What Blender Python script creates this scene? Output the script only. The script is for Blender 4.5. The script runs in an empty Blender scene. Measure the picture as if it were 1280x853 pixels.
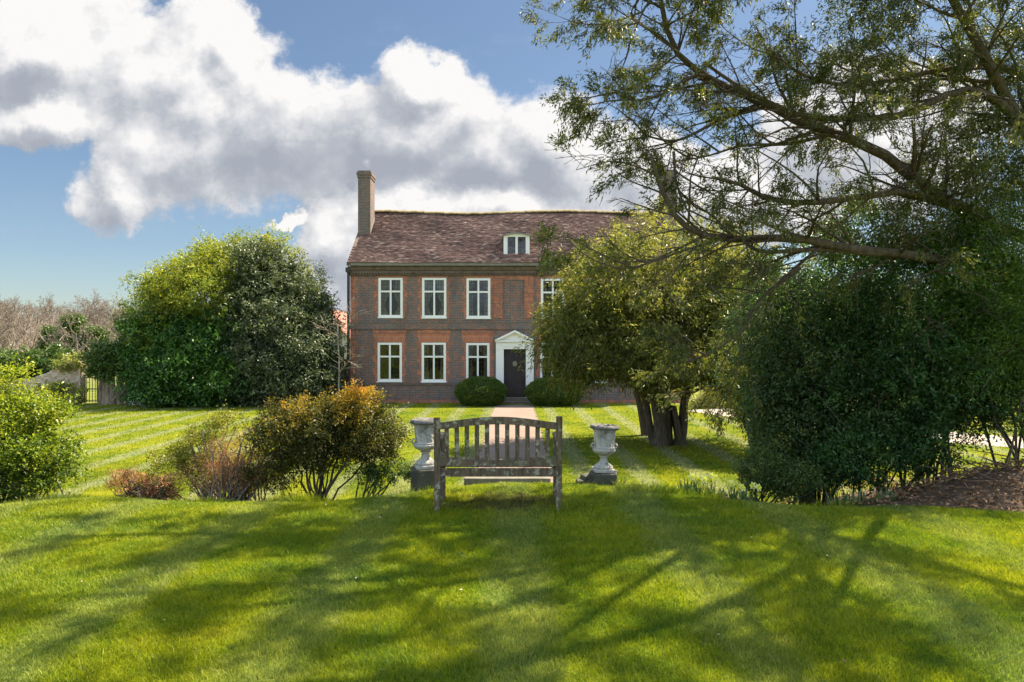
import bpy, math, random
import numpy as np
from mathutils import Vector, Matrix
R = math.radians
C = bpy.context.scene.collection
sc = bpy.context.scene
# ------------------------------------------------------------------ camera
cam = bpy.data.cameras.new('camera'); cam.lens = 24; cam.sensor_width = 36
cam.clip_start = 0.1; cam.clip_end = 4000
camo = bpy.data.objects.new('camera', cam); C.objects.link(camo)
camo.location = (0, 0, 1.74); camo.rotation_euler = (R(90), 0, 0)
sc.camera = camo
F = 853.33
def P(px, py, Y): return ((px-640)/F*Y, Y, 1.74-(py-426.5)/F*Y)
# ------------------------------------------------------------------ render
sc.render.engine = 'CYCLES'
sc.cycles.use_denoising = True
try:
    sc.cycles.denoiser = 'OPENIMAGEDENOISE'; sc.cycles.denoising_prefilter = 'FAST'
except Exception: pass
sc.cycles.max_bounces = 6; sc.cycles.diffuse_bounces = 3; sc.cycles.transmission_bounces = 4
sc.cycles.transparent_max_bounces = 6; sc.cycles.caustics_reflective = False; sc.cycles.caustics_refractive = False
sc.view_settings.view_transform = 'Standard'; sc.view_settings.look = 'None'
sc.view_settings.gamma = 1; sc.view_settings.exposure = 1.68
# ------------------------------------------------------------------ sun
S = Vector((0.64, 0.34, 1.0)).normalized()
sun = bpy.data.lights.new('sun', 'SUN'); sun.energy = 5.0; sun.angle = R(0.45); sun.color = (1.0, 0.86, 0.66)
suno = bpy.data.objects.new('sun', sun); C.objects.link(suno)
suno.rotation_euler = S.to_track_quat('Z', 'Y').to_euler(); suno.location = (30, 20, 50)

# ------------------------------------------------------------------ node helper
class NT:
    def __init__(s, tree): s.t = tree; s.n = tree.nodes; s.l = tree.links
    def new(s, typ, **kw):
        n = s.n.new(typ)
        for k, v in kw.items(): setattr(n, k, v)
        return n
    def setin(s, sock, v):
        if isinstance(v, bpy.types.NodeSocket): s.l.new(v, sock)
        elif v is not None: sock.default_value = v
    def math(s, op, a, b=None, c=None, clamp=False):
        n = s.new('ShaderNodeMath', operation=op, use_clamp=clamp)
        for i, v in enumerate((a, b, c)): s.setin(n.inputs[i], v)
        return n.outputs[0]
    def vmath(s, op, a, b=None, scale=None):
        n = s.new('ShaderNodeVectorMath', operation=op)
        s.setin(n.inputs[0], a); s.setin(n.inputs[1], b)
        if scale is not None: s.setin(n.inputs['Scale'], scale)
        return n.outputs['Value'] if op in ('LENGTH', 'DOT_PRODUCT', 'DISTANCE') else n.outputs['Vector']
    def noise(s, vec, scale, detail=3, rough=0.55, col=False, dist=0.0):
        n = s.new('ShaderNodeTexNoise'); s.setin(n.inputs['Vector'], vec)
        n.inputs['Scale'].default_value = scale; n.inputs['Detail'].default_value = detail
        n.inputs['Roughness'].default_value = rough; n.inputs['Distortion'].default_value = dist
        return n.outputs['Color'] if col else n.outputs['Fac']
    def ramp(s, fac, stops, interp='LINEAR'):
        n = s.new('ShaderNodeValToRGB'); s.setin(n.inputs[0], fac); cr = n.color_ramp; cr.interpolation = interp
        while len(cr.elements) < len(stops): cr.elements.new(0.5)
        for e, (p, c) in zip(cr.elements, stops):
            e.position = p; e.color = c if len(c) == 4 else (*c, 1)
        return n.outputs[0]
    def smooth(s, v, a, b):
        n = s.new('ShaderNodeMapRange', interpolation_type='SMOOTHSTEP'); s.setin(n.inputs[0], v)
        n.inputs[1].default_value = a; n.inputs[2].default_value = b
        return n.outputs[0]
    def mix(s, f, a, b, mode='MIX'):
        n = s.new('ShaderNodeMix', data_type='RGBA', blend_type=mode); s.setin(n.inputs[0], f)
        for i, v in ((6, a), (7, b)):
            if isinstance(v, tuple) and len(v) == 3: v = (*v, 1)
            s.setin(n.inputs[i], v)
        return n.outputs[2]
    def sep(s, v):
        n = s.new('ShaderNodeSeparateXYZ'); s.setin(n.inputs[0], v); return n.outputs
    def comb(s, x, y, z=0.0):
        n = s.new('ShaderNodeCombineXYZ')
        for i, v in enumerate((x, y, z)): s.setin(n.inputs[i], v)
        return n.outputs[0]

# ------------------------------------------------------------------ world: clear sky with cumulus
w = bpy.data.worlds.new('World'); sc.world = w; w.use_nodes = True
nt = NT(w.node_tree); nt.n.clear()
out = nt.new('ShaderNodeOutputWorld'); bg = nt.new('ShaderNodeBackground'); nt.l.new(bg.outputs[0], out.inputs[0])
sky = nt.new('ShaderNodeTexSky', sky_type='NISHITA'); sky.sun_disc = False
sky.sun_elevation = math.asin(S.z); sky.sun_rotation = math.atan2(S.x, S.y)
sky.altitude = 100; sky.air_density = 1.0; sky.dust_density = 0.6; sky.ozone_density = 2.0
bg.inputs['Strength'].default_value = 0.05
tc = nt.new('ShaderNodeTexCoord')
dx, dy, dz = nt.sep(tc.outputs['Generated'])
ay = nt.math('MAXIMUM', nt.math('ABSOLUTE', dy), 0.08)
u = nt.math('DIVIDE', dx, ay); v = nt.math('DIVIDE', dz, ay)
uv0 = nt.comb(u, v, nt.math('MULTIPLY', nt.smooth(dy, 0.02, -0.02), 3.0))
def blobfield(uv, blobs):
    acc = None
    for (px, py, rx, ry) in blobs:
        cx, cy = (px-640)/F, (426.5-py)/F
        d = nt.vmath('SUBTRACT', uv, (cx, cy, 0)); d = nt.vmath('MULTIPLY', d, (F/rx, F/ry, 0))
        m = nt.math('SUBTRACT', 1.0, nt.vmath('LENGTH', d))
        if acc is None: acc = m
        else: acc = nt.math('SMOOTH_MAX', acc, m, 0.18)
    return acc
CLOUD = [(60, 60, 190, 105), (235, 85, 135, 100), (300, 60, 52, 74), (60, 140, 120, 44), (230, 190, 130, 86), (150, 236, 70, 54),
         (360, 175, 170, 90), (525, 105, 62, 58), (505, 170, 190, 78), (610, 205, 110, 55), (700, 185, 72, 75), (790, 215, 120, 62),
         (425, 305, 75, 60), (405, 350, 62, 50), (520, 260, 120, 40), (640, 265, 110, 40), (345, 284, 28, 9), (900, 250, 180, 70), (1100, 170, 160, 110), (455, 205, 22, 16)]
GREY = [(400, 185, 190, 62), (580, 205, 120, 50), (300, 180, 110, 44), (470, 155, 90, 40), (20, 100, 60, 24), (660, 240, 60, 28), (430, 340, 30, 60)]
def density(uv):
    wv = nt.noise(nt.vmath('ADD', uv, (3.1, 1.7, 0)), 5.0, 6, 0.62, col=True)
    wv = nt.vmath('SCALE', nt.vmath('SUBTRACT', wv, (0.5, 0.5, 0.5)), scale=0.17)
    q = nt.vmath('ADD', uv, wv)
    b = blobfield(q, CLOUD)
    f = nt.noise(uv, 15.0, 7, 0.6)
    return nt.math('ADD', b, nt.math('MULTIPLY', nt.math('SUBTRACT', f, 0.5), 0.95)), q
d0, q0 = density(uv0)
d1, _ = density(nt.vmath('ADD', uv0, (0.022, 0.034, 0)))
alpha = nt.smooth(d0, -0.10, 0.18)
rim = nt.math('SUBTRACT', d0, d1)
g = nt.math('ADD', blobfield(q0, GREY), nt.math('MULTIPLY', nt.math('SUBTRACT', nt.noise(uv0, 6.0, 5, 0.6), 0.5), 0.8))
shade = nt.smooth(g, -0.35, 0.65)
lit = nt.math('ADD', nt.math('MULTIPLY', rim, 1.1), 0.76)
mid = nt.math('MULTIPLY', nt.math('SUBTRACT', nt.noise(uv0, 13.0, 8, 0.62), 0.5), 0.8)
lit = nt.math('SUBTRACT', nt.math('ADD', lit, mid), nt.math('MULTIPLY', shade, 0.48), clamp=True)
ccol = nt.ramp(lit, [(0.0, (2.5, 2.7, 3.1)), (0.35, (3.1, 3.3, 3.65)), (0.7, (4.6, 4.65, 4.8)), (1.0, (6.1, 6.0, 5.9))])
# wisps
wis = nt.smooth(nt.noise(nt.vmath('MULTIPLY', uv0, (1.0, 2.2, 1.0)), 4.0, 6, 0.65), 0.52, 0.85)
skyc = nt.mix(nt.math('MULTIPLY', wis, 0.35), nt.mix(1.0, sky.outputs[0], nt.ramp(dz, [(0.0, (0.74, 0.78, 0.80)), (0.12, (0.73, 0.75, 0.76)), (0.4, (0.82, 0.82, 0.79)), (1.0, (.95, .95, .95))]), 'MULTIPLY'), (3.6, 3.9, 4.4))
fin = nt.mix(nt.math('MULTIPLY', alpha, nt.smooth(dz, -0.02, 0.03)), skyc, ccol)
# unseen broken bright cloud added behind and above the viewer to lift the shade
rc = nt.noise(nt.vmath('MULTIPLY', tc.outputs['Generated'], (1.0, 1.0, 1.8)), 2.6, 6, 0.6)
rear_fill = nt.math('MULTIPLY', nt.smooth(nt.math('SUBTRACT', nt.math('MULTIPLY', dz, 0.35), dy), -0.10, 0.25), nt.smooth(dz, 0.0, 0.12))
fin = nt.mix(nt.math('MULTIPLY', rear_fill, nt.smooth(rc, 0.40, 0.56)), fin, (8.6, 10.4, 12.4))
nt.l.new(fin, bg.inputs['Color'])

# ------------------------------------------------------------------ mesh helpers
def link(name, me, mat, parent=None):
    o = bpy.data.objects.new(name, me); C.objects.link(o)
    if mat is not None: me.materials.append(mat)
    if parent is not None: o.parent = parent
    return o
def mesh_np(name, V, faces, mat, parent=None, attr=None, smooth=False, origin=None):
    """faces: list of (n,k) int arrays; attr: dict name -> per-face floats; origin: world point that becomes the object's local zero"""
    V = np.asarray(V, np.float32)
    if origin is not None: V = V-np.asarray(origin, np.float32)
    me = bpy.data.meshes.new(name)
    me.vertices.add(len(V)); me.vertices.foreach_set('co', V.ravel())
    faces = [np.asarray(f, np.int32) for f in faces if len(f)]
    loops = np.concatenate([f.ravel() for f in faces]); cnt = np.concatenate([np.full(len(f), f.shape[1], np.int32) for f in faces])
    start = np.concatenate([[0], np.cumsum(cnt)[:-1]]).astype(np.int32)
    me.loops.add(len(loops)); me.loops.foreach_set('vertex_index', loops)
    me.polygons.add(len(cnt)); me.polygons.foreach_set('loop_start', start)
    try: me.polygons.foreach_set('loop_total', cnt)
    except Exception: pass
    if smooth: me.polygons.foreach_set('use_smooth', np.ones(len(cnt), bool))
    for k, a in (attr or {}).items():
        at = me.attributes.new(k, 'FLOAT', 'FACE'); at.data.foreach_set('value', np.asarray(a, np.float32))
    me.update(calc_edges=True)
    return link(name, me, mat, parent)
class MB:
    """collects simple solids into one mesh"""
    def __init__(s): s.V = []; s.F = []
    def add(s, V, Fs):
        b = len(s.V); s.V += [tuple(p) for p in V]; s.F += [tuple(i+b for i in f) for f in Fs]; return s
    def box(s, x0, x1, y0, y1, z0, z1, bev=0.0, M=None):
        x0, x1 = min(x0, x1), max(x0, x1); y0, y1 = min(y0, y1), max(y0, y1); z0, z1 = min(z0, z1), max(z0, z1)
        if bev <= 0:
            V = [(x, y, z) for x in (x0, x1) for y in (y0, y1) for z in (z0, z1)]
            Fs = [(0, 1, 3, 2), (4, 6, 7, 5), (0, 4, 5, 1), (2, 3, 7, 6), (0, 2, 6, 4), (1, 5, 7, 3)]
        else:
            import bmesh
            bm = bmesh.new(); bmesh.ops.create_cube(bm, size=1)
            for vv in bm.verts: vv.co = Vector(((x0+x1)/2+vv.co.x*(x1-x0), (y0+y1)/2+vv.co.y*(y1-y0), (z0+z1)/2+vv.co.z*(z1-z0)))
            bmesh.ops.bevel(bm, geom=bm.edges[:], offset=bev, segments=2, affect='EDGES', profile=0.6)
            bm.verts.index_update()
            V = [tuple(vv.co) for vv in bm.verts]; Fs = [tuple(vv.index for vv in f.verts) for f in bm.faces]; bm.free()
        if M is not None: V = [tuple(M @ Vector(p)) for p in V]
        return s.add(V, Fs)
    def prism(s, pts, y0, y1):
        """outline in x,z (counter-clockwise seen from -y) extruded from y0 to y1"""
        n = len(pts); V = [(x, y0, z) for x, z in pts]+[(x, y1, z) for x, z in pts]
        Fs = [tuple(range(n)), tuple(range(2*n-1, n-1, -1))]+[(i, i+n, (i+1) % n+n, (i+1) % n) for i in range(n)]
        return s.add(V, Fs)
    def quad(s, a, b, c, d): return s.add([a, b, c, d], [(0, 1, 2, 3)])
    def lathe(s, prof, cx, cy, n=48, mod=None):
        V = []
        for r, z in prof:
            for k in range(n):
                a = 2*math.pi*k/n; rr = r if mod is None else r*mod(a, z)
                V.append((cx+rr*math.cos(a), cy+rr*math.sin(a), z))
        Fs = []
        for i in range(len(prof)-1):
            for k in range(n): Fs.append((i*n+k, i*n+(k+1) % n, (i+1)*n+(k+1) % n, (i+1)*n+k))
        Fs.append(tuple(range(n-1, -1, -1))); Fs.append(tuple((len(prof)-1)*n+k for k in range(n)))
        return s.add(V, Fs)
    def build(s, name, mat, parent=None, smooth=False, origin=None):
        me = bpy.data.meshes.new(name)
        V = s.V if origin is None else [(p[0]-origin[0], p[1]-origin[1], p[2]-origin[2]) for p in s.V]
        me.from_pydata(V, [], s.F); me.update()
        if smooth:
            me.polygons.foreach_set('use_smooth', [True]*len(me.polygons))
        return link(name, me, mat, parent)
def thing(name, label, cat, loc=(0, 0, 0), group=None):
    o = bpy.data.objects.new(name, None); C.objects.link(o); o.location = loc; o.empty_display_size = 0.2
    o['label'] = label; o['category'] = cat
    if group: o['group'] = group
    return o
def tag(o, label, cat, group=None):
    o['label'] = label; o['category'] = cat
    if group: o['group'] = group
    return o
def kind(o, k): o['kind'] = k; return o
def dup(root, loc, rz, scale=1.0, label=None):
    r = root.copy(); C.objects.link(r); r.location = loc; r.rotation_euler = (0, 0, rz); r.scale = (scale,)*3
    if label: r['label'] = label
    for ch in list(root.children):
        c = ch.copy(); C.objects.link(c); c.parent = r
        for gch in list(ch.children):
            d = gch.copy(); C.objects.link(d); d.parent = c
    return r

# ------------------------------------------------------------------ materials
def mat_new(name):
    m = bpy.data.materials.new(name); m.use_nodes = True
    t = NT(m.node_tree); t.n.clear()
    o = t.new('ShaderNodeOutputMaterial'); b = t.new('ShaderNodeBsdfPrincipled'); t.l.new(b.outputs[0], o.inputs[0])
    return m, t, b, o
def bump(t, b, h, strength, dist):
    n = t.new('ShaderNodeBump'); n.inputs['Strength'].default_value = strength; n.inputs['Distance'].default_value = dist
    t.setin(n.inputs['Height'], h); t.l.new(n.outputs[0], b.inputs['Normal'])
def objco(t): return t.new('ShaderNodeTexCoord').outputs['Object']
def worldpos(t): return t.new('ShaderNodeNewGeometry').outputs['Position']
def plain(name, col, rough=0.6, var=0.25, scale=6, bmp=0.2, metal=0.0, spec=0.4, dist=0.01):
    m, t, b, o = mat_new(name); p = objco(t)
    n = t.noise(p, scale, 5, 0.65); n2 = t.noise(p, scale*7, 3, 0.6)
    f = t.math('ADD', t.math('MULTIPLY', n, 0.7), t.math('MULTIPLY', n2, 0.3))
    lo = tuple(c*(1-var) for c in col); hi = tuple(min(1, c*(1+var)) for c in col)
    t.l.new(t.ramp(f, [(0.3, lo), (0.7, hi)]), b.inputs['Base Color'])
    b.inputs['Roughness'].default_value = rough; b.inputs['Metallic'].default_value = metal; b.inputs['Specular IOR Level'].default_value = spec
    if bmp: bump(t, b, f, bmp, dist)
    return m
def leafmat(name, cols, trans=0.35, rough=0.42, spec=0.45, tcol=1.15, gain=1.55):
    cols = [tuple(min(.85, c*gain) for c in cc) for cc in cols]
    m, t, b, o = mat_new(name)
    a = t.new('ShaderNodeAttribute'); a.attribute_name = 'tint'
    n = len(cols); col = t.ramp(a.outputs['Fac'], [(i/(n-1), c) for i, c in enumerate(cols)])
    t.l.new(col, b.inputs['Base Color']); b.inputs['Roughness'].default_value = rough; b.inputs['Specular IOR Level'].default_value = spec
    tr = t.new('ShaderNodeBsdfTranslucent'); t.l.new(t.mix(1.0, col, (1.25*tcol, 1.3*tcol, 0.6*tcol), 'MULTIPLY'), tr.inputs[0])
    mx = t.new('ShaderNodeMixShader'); mx.inputs[0].default_value = trans
    t.l.new(b.outputs[0], mx.inputs[1]); t.l.new(tr.outputs[0], mx.inputs[2]); t.l.new(mx.outputs[0], o.inputs[0])
    return m
def brickmat(name, c1, c2, cm, head=None, stain=0.4, scale=1.0, rowh=0.072, bw=0.225):
    m, t, b, o = mat_new(name); p = worldpos(t); x, y, z = t.sep(p)
    uu = t.math('ADD', x, y)
    bt = t.new('ShaderNodeTexBrick'); t.l.new(t.comb(uu, z, 0.0), bt.inputs['Vector'])
    bt.inputs['Color1'].default_value = (*c1, 1); bt.inputs['Color2'].default_value = (*c2, 1); bt.inputs['Mortar'].default_value = (*cm, 1)
    bt.inputs['Scale'].default_value = 1; bt.inputs['Mortar Size'].default_value = 0.006; bt.inputs['Mortar Smooth'].default_value = 0.2
    bt.inputs['Brick Width'].default_value = bw; bt.inputs['Row Height'].default_value = rowh; bt.inputs['Bias'].default_value = -0.1
    col = bt.outputs['Color']
    if head is not None:
        wn = t.new('ShaderNodeTexWhiteNoise', noise_dimensions='2D')
        t.l.new(t.comb(t.math('FLOOR', t.math('DIVIDE', uu, bw/2)), t.math('FLOOR', t.math('DIVIDE', z, rowh))), wn.inputs['Vector'])
        big = t.noise(p, 0.9, 3, 0.5)
        f = t.smooth(t.math('ADD', wn.outputs['Value'], t.math('MULTIPLY', t.math('SUBTRACT', big, 0.5), 1.2)), 0.41, 0.59)
        col = t.mix(t.math('MULTIPLY', f, t.math('SUBTRACT', 1.0, bt.outputs['Fac'])), col, head)
    st = t.noise(t.vmath('MULTIPLY', p, (1.0, 1.0, 0.35)), 2.2, 6, 0.7)
    col = t.mix(t.math('MULTIPLY', t.smooth(st, 0.45, 0.75), stain), col, (0.07, 0.06, 0.055))
    ef = t.noise(t.vmath('MULTIPLY', p, (2.0, 2.0, 0.6)), 2.5, 5, 0.7)
    col = t.mix(t.math('MULTIPLY', t.smooth(ef, 0.62, 0.8), 0.35), col, (0.5, 0.46, 0.42))
    t.l.new(col, b.inputs['Base Color']); b.inputs['Roughness'].default_value = 0.85
    bump(t, b, t.math('SUBTRACT', 1.0, bt.outputs['Fac']), 0.5, 0.006)
    return m
def barkmat(name, c0, c1, moss=None, vs=1.0):
    m, t, b, o = mat_new(name); p = objco(t)
    n = t.noise(t.vmath('MULTIPLY', p, (1, 1, 0.25)), 16*vs, 6, 0.7); n2 = t.noise(p, 3*vs, 4, 0.6)
    col = t.ramp(n, [(0.3, c0), (0.7, c1)])
    if moss: col = t.mix(t.math('MULTIPLY', t.smooth(n2, 0.5, 0.7), 0.7), col, moss)
    t.l.new(col, b.inputs['Base Color']); b.inputs['Roughness'].default_value = 0.85; b.inputs['Specular IOR Level'].default_value = 0.25
    bump(t, b, n, 0.6, 0.02)
    return m
M = {}
M['brick'] = brickmat('house_brick', (0.165, 0.092, 0.070), (0.27, 0.120, 0.083), (0.29, 0.245, 0.21), head=(0.12, 0.102, 0.104), stain=0.6)
M['brick_red'] = brickmat('red_brick', (0.47, 0.145, 0.068), (0.31, 0.095, 0.055), (0.36, 0.27, 0.21), head=(0.26, 0.10, 0.066), stain=0.5)
M['brick_arch'] = brickmat('gauged_brick', (0.46, 0.14, 0.06), (0.33, 0.10, 0.05), (0.45, 0.34, 0.27), stain=0.45, rowh=0.32, bw=0.066)
M['brick_chim'] = brickmat('chimney_brick', (0.15, 0.095, 0.075), (0.20, 0.115, 0.085), (0.27, 0.24, 0.21), head=(0.11, 0.095, 0.09), stain=0.6)
M['brick_old'] = brickmat('garden_brick', (0.36, 0.22, 0.16), (0.42, 0.30, 0.23), (0.5, 0.46, 0.4), head=(0.5, 0.42, 0.36), stain=0.25)
M['white'] = plain('white_paint', (0.80, 0.80, 0.78), 0.45, 0.04, 8, 0.05)
M['cornice'] = plain('weathered_cornice', (0.13, 0.098, 0.078), 0.9, 0.5, 5, 0.4)
M['lead'] = plain('grey_lead', (0.20, 0.19, 0.175), 0.6, 0.25, 5, 0.1)
M['door'] = plain('dark_door_paint', (0.022, 0.018, 0.024), 0.35, 0.2, 4, 0.05)
M['wreath_dry'] = plain('dried_wreath', (0.20, 0.17, 0.12), 0.8, 0.4, 20, 0.3)
M['stone'] = plain('step_stone', (0.17, 0.155, 0.12), 0.85, 0.35, 7, 0.4)
M['curtain'] = plain('cream_curtain', (0.62, 0.55, 0.44), 0.9, 0.1, 4, 0.1)
M['iron'] = plain('black_iron', (0.03, 0.03, 0.032), 0.5, 0.2, 8, 0.1)
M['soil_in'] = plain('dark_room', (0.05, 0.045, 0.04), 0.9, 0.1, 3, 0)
def glassmat():
    m, t, b, o = mat_new('window_glass')
    tr = t.new('ShaderNodeBsdfTransparent'); tr.inputs[0].default_value = (0.72, 0.78, 0.74, 1)
    gl = t.new('ShaderNodeBsdfGlossy'); gl.inputs['Roughness'].default_value = 0.03
    p = worldpos(t); bn = t.new('ShaderNodeBump'); bn.inputs['Strength'].default_value = 0.25; bn.inputs['Distance'].default_value = 0.02
    t.l.new(t.noise(p, 3.0, 2, 0.5), bn.inputs['Height']); t.l.new(bn.outputs[0], gl.inputs['Normal'])
    fr = t.new('ShaderNodeFresnel'); fr.inputs[0].default_value = 1.55
    mx = t.new('ShaderNodeMixShader'); t.l.new(t.math('MULTIPLY', fr.outputs[0], 1.7, clamp=True), mx.inputs[0])
    t.l.new(tr.outputs[0], mx.inputs[1]); t.l.new(gl.outputs[0], mx.inputs[2]); t.l.new(mx.outputs[0], o.inputs[0])
    return m
M['glass'] = glassmat()
def oakmat():
    m, t, b, o = mat_new('weathered_oak'); p = objco(t)
    g = t.noise(t.vmath('MULTIPLY', p, (30, 30, 3)), 1.5, 5, 0.6); l = t.noise(p, 14, 5, 0.7); l2 = t.noise(p, 5, 4, 0.6)
    col = t.ramp(g, [(0.3, (0.042, 0.031, 0.022)), (0.7, (0.175, 0.125, 0.080))])
    col = t.mix(t.math('MULTIPLY', t.smooth(l, 0.53, 0.64), 0.8), col, (0.36, 0.36, 0.28))
    col = t.mix(t.math('MULTIPLY', t.smooth(l2, 0.5, 0.72), 0.6), col, (0.075, 0.095, 0.03))
    t.l.new(col, b.inputs['Base Color']); b.inputs['Roughness'].default_value = 0.85
    bump(t, b, t.math('ADD', g, l), 0.5, 0.004)
    return m
M['oak'] = oakmat()
def urnmat(name, base, dark, th):
    m, t, b, o = mat_new(name); p = objco(t)
    n = t.noise(t.vmath('MULTIPLY', p, (1, 1, 0.45)), 9, 6, 0.7); n2 = t.noise(p, 45, 3, 0.6); n3 = t.noise(p, 16, 5, 0.7)
    col = t.mix(t.smooth(n, th, th+0.22), base, dark)
    col = t.mix(t.math('MULTIPLY', t.smooth(n3, 0.56, 0.7), 0.5), col, (0.30, 0.29, 0.16))
    col = t.mix(t.math('MULTIPLY', n2, 0.5), col, (0.12, 0.115, 0.10))
    t.l.new(col, b.inputs['Base Color']); b.inputs['Roughness'].default_value = 0.9
    bump(t, b, t.math('ADD', n3, n2), 0.5, 0.008)
    return m
M['urn'] = urnmat('lichened_stone', (0.47, 0.46, 0.435), (0.13, 0.125, 0.115), 0.47)
M['urn_rim'] = urnmat('dark_stone_rim', (0.16, 0.155, 0.145), (0.05, 0.05, 0.045), 0.4)
M['pedestal'] = urnmat('mossy_stone', (0.06, 0.058, 0.035), (0.018, 0.02, 0.012), 0.42)
M['tile'] = None
def tilemat():
    m, t, b, o = mat_new('clay_tile'); a = t.new('ShaderNodeAttribute'); a.attribute_name = 'tint'
    p = worldpos(t); n = t.noise(p, 1.2, 5, 0.65); n2 = t.noise(p, 9, 4, 0.6)
    col = t.ramp(a.outputs['Fac'], [(0, (0.085, 0.052, 0.048)), (0.4, (0.165, 0.090, 0.074)), (0.75, (0.24, 0.135, 0.108)), (1, (0.36, 0.25, 0.205))])
    col = t.mix(t.math('MULTIPLY', t.smooth(n, 0.5, 0.72), 0.5), col, (0.085, 0.06, 0.055))
    col = t.mix(t.math('MULTIPLY', t.smooth(n2, 0.6, 0.8), 0.3), col, (0.24, 0.19, 0.15))
    t.l.new(col, b.inputs['Base Color']); b.inputs['Roughness'].default_value = 0.85
    return m
M['tile'] = tilemat()
M['ridge'] = plain('lichened_ridge', (0.26, 0.20, 0.10), 0.9, 0.5, 6, 0.3)

# ------------------------------------------------------------------ terrain
def sstep(t): t = np.clip(t, 0, 1); return t*t*(3-2*t)
def ground_np(x, y):
    x = np.asarray(x, float); y = np.asarray(y, float)
    edge = 7.9+0.75*np.exp(-(x/1.75)**4)+0.16*np.sin(1.1*x+.5)+0.09*np.sin(2.7*x+2)
    z = -0.91*sstep((y-edge+0.75)/3.0)
    z = z-0.05*sstep((y-4)/4)*sstep((np.abs(x)-2)/4)*(y < 12)
    z = z+0.012*np.sin(x*1.3+1)*np.sin(y*1.1)*(y < 11)
    z = z-0.5*sstep((y-40)/30)
    hill = 17*sstep((y-90)/200)*(0.75+0.25*np.sin(x*0.017+0.5))
    return z+hill
def gz(x, y): return float(ground_np(x, y))
ys = np.concatenate([np.linspace(-40, 0, 14), np.linspace(0.3, 14, 138), np.linspace(14.4, 40, 50), np.geomspace(42, 900, 60)])
xs = np.concatenate([-np.geomspace(900, 14, 45), np.linspace(-13.6, 13.6, 160), np.geomspace(14, 900, 45)])
X, Y = np.meshgrid(xs, ys); Z = ground_np(X, Y)
nx, ny = len(xs), len(ys)
idx = np.arange(nx*ny).reshape(ny, nx)
quads = np.stack([idx[:-1, :-1], idx[:-1, 1:], idx[1:, 1:], idx[1:, :-1]], -1).reshape(-1, 4)

def grass_color(t, p):
    """mown turf colour from the place on the ground: stripes left by the mower, moss, dry and lush patches"""
    x, y, z = t.sep(p)
    wob = t.math('MULTIPLY', t.math('SUBTRACT', t.noise(p, 0.8, 2), 0.5), 0.5)
    # stripes along the path on the lower lawn
    s1 = t.math('SINE', t.math('MULTIPLY', t.math('ADD', x, t.math('MULTIPLY', wob, 0.3)), 2*math.pi/1.15))
    s = s1
    low = t.smooth(t.smooth(y, 9.5, 11.0), 0.4, 0.6)
    s3 = t.math('SINE', t.math('MULTIPLY', t.math('ADD', x, t.math('ADD', 0.30, t.math('MULTIPLY', wob, 0.5))), 2*math.pi/1.35))
    s = t.math('ADD', t.math('MULTIPLY', s, low), t.math('MULTIPLY', s3, t.math('SUBTRACT', 1.0, low)))
    n1 = t.noise(p, 0.9, 4, 0.6); n2 = t.noise(p, 3.2, 4, 0.65); n3 = t.noise(p, 22, 3, 0.6)
    f = t.math('ADD', t.math('MULTIPLY', n1, 0.6), t.math('ADD', t.math('MULTIPLY', n2, 0.3), t.math('MULTIPLY', n3, 0.25)))
    col = t.ramp(f, [(0.36, (0.072, 0.145, 0.018)), (0.50, (0.155, 0.222, 0.014)), (0.64, (0.268, 0.302, 0.012)), (0.80, (0.345, 0.335, 0.025))])
    st = t.math('MULTIPLY', t.smooth(t.math('ADD', s, t.math('MULTIPLY', t.math('SUBTRACT', n2, 0.5), 2.4)), 0.05, 0.95), t.math('ADD', 0.30, t.math('MULTIPLY', low, 0.38)))
    col = t.mix(low, col, t.mix(1.0, col, (0.98, 0.94, 1.0), 'MULTIPLY'))
    col = t.mix(st, col, t.mix(low, (0.275, 0.315, 0.15), (0.30, 0.315, 0.175)))
    wn = t.smooth(t.noise(p, 5.5, 4, 0.7), 0.60, 0.72)
    col = t.mix(t.math('MULTIPLY', wn, 0.75), col, (0.070, 0.125, 0.040))
    bx_ = t.math('MULTIPLY', t.math('ADD', x, 0.1), 0.9); by_ = t.math('MULTIPLY', t.math('SUBTRACT', y, 7.3), 1.5)
    near_ = t.math('SUBTRACT', 1.0, t.math('ADD', t.math('MULTIPLY', bx_, bx_), t.math('MULTIPLY', by_, by_)), clamp=True)
    wear = t.smooth(t.math('ADD', t.math('MULTIPLY', near_, 0.45), t.noise(p, 6.0, 4, 0.7)), 0.72, 0.95)
    col = t.mix(t.math('MULTIPLY', wear, 0.7), col, (0.13, 0.105, 0.06))
    # dry edge along the foot of the terrace
    dry = t.smooth(t.noise(p, 1.7, 4, 0.7), 0.63, 0.75)
    col = t.mix(t.math('MULTIPLY', dry, 0.45), col, (0.34, 0.32, 0.17))
    return col, f
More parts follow.
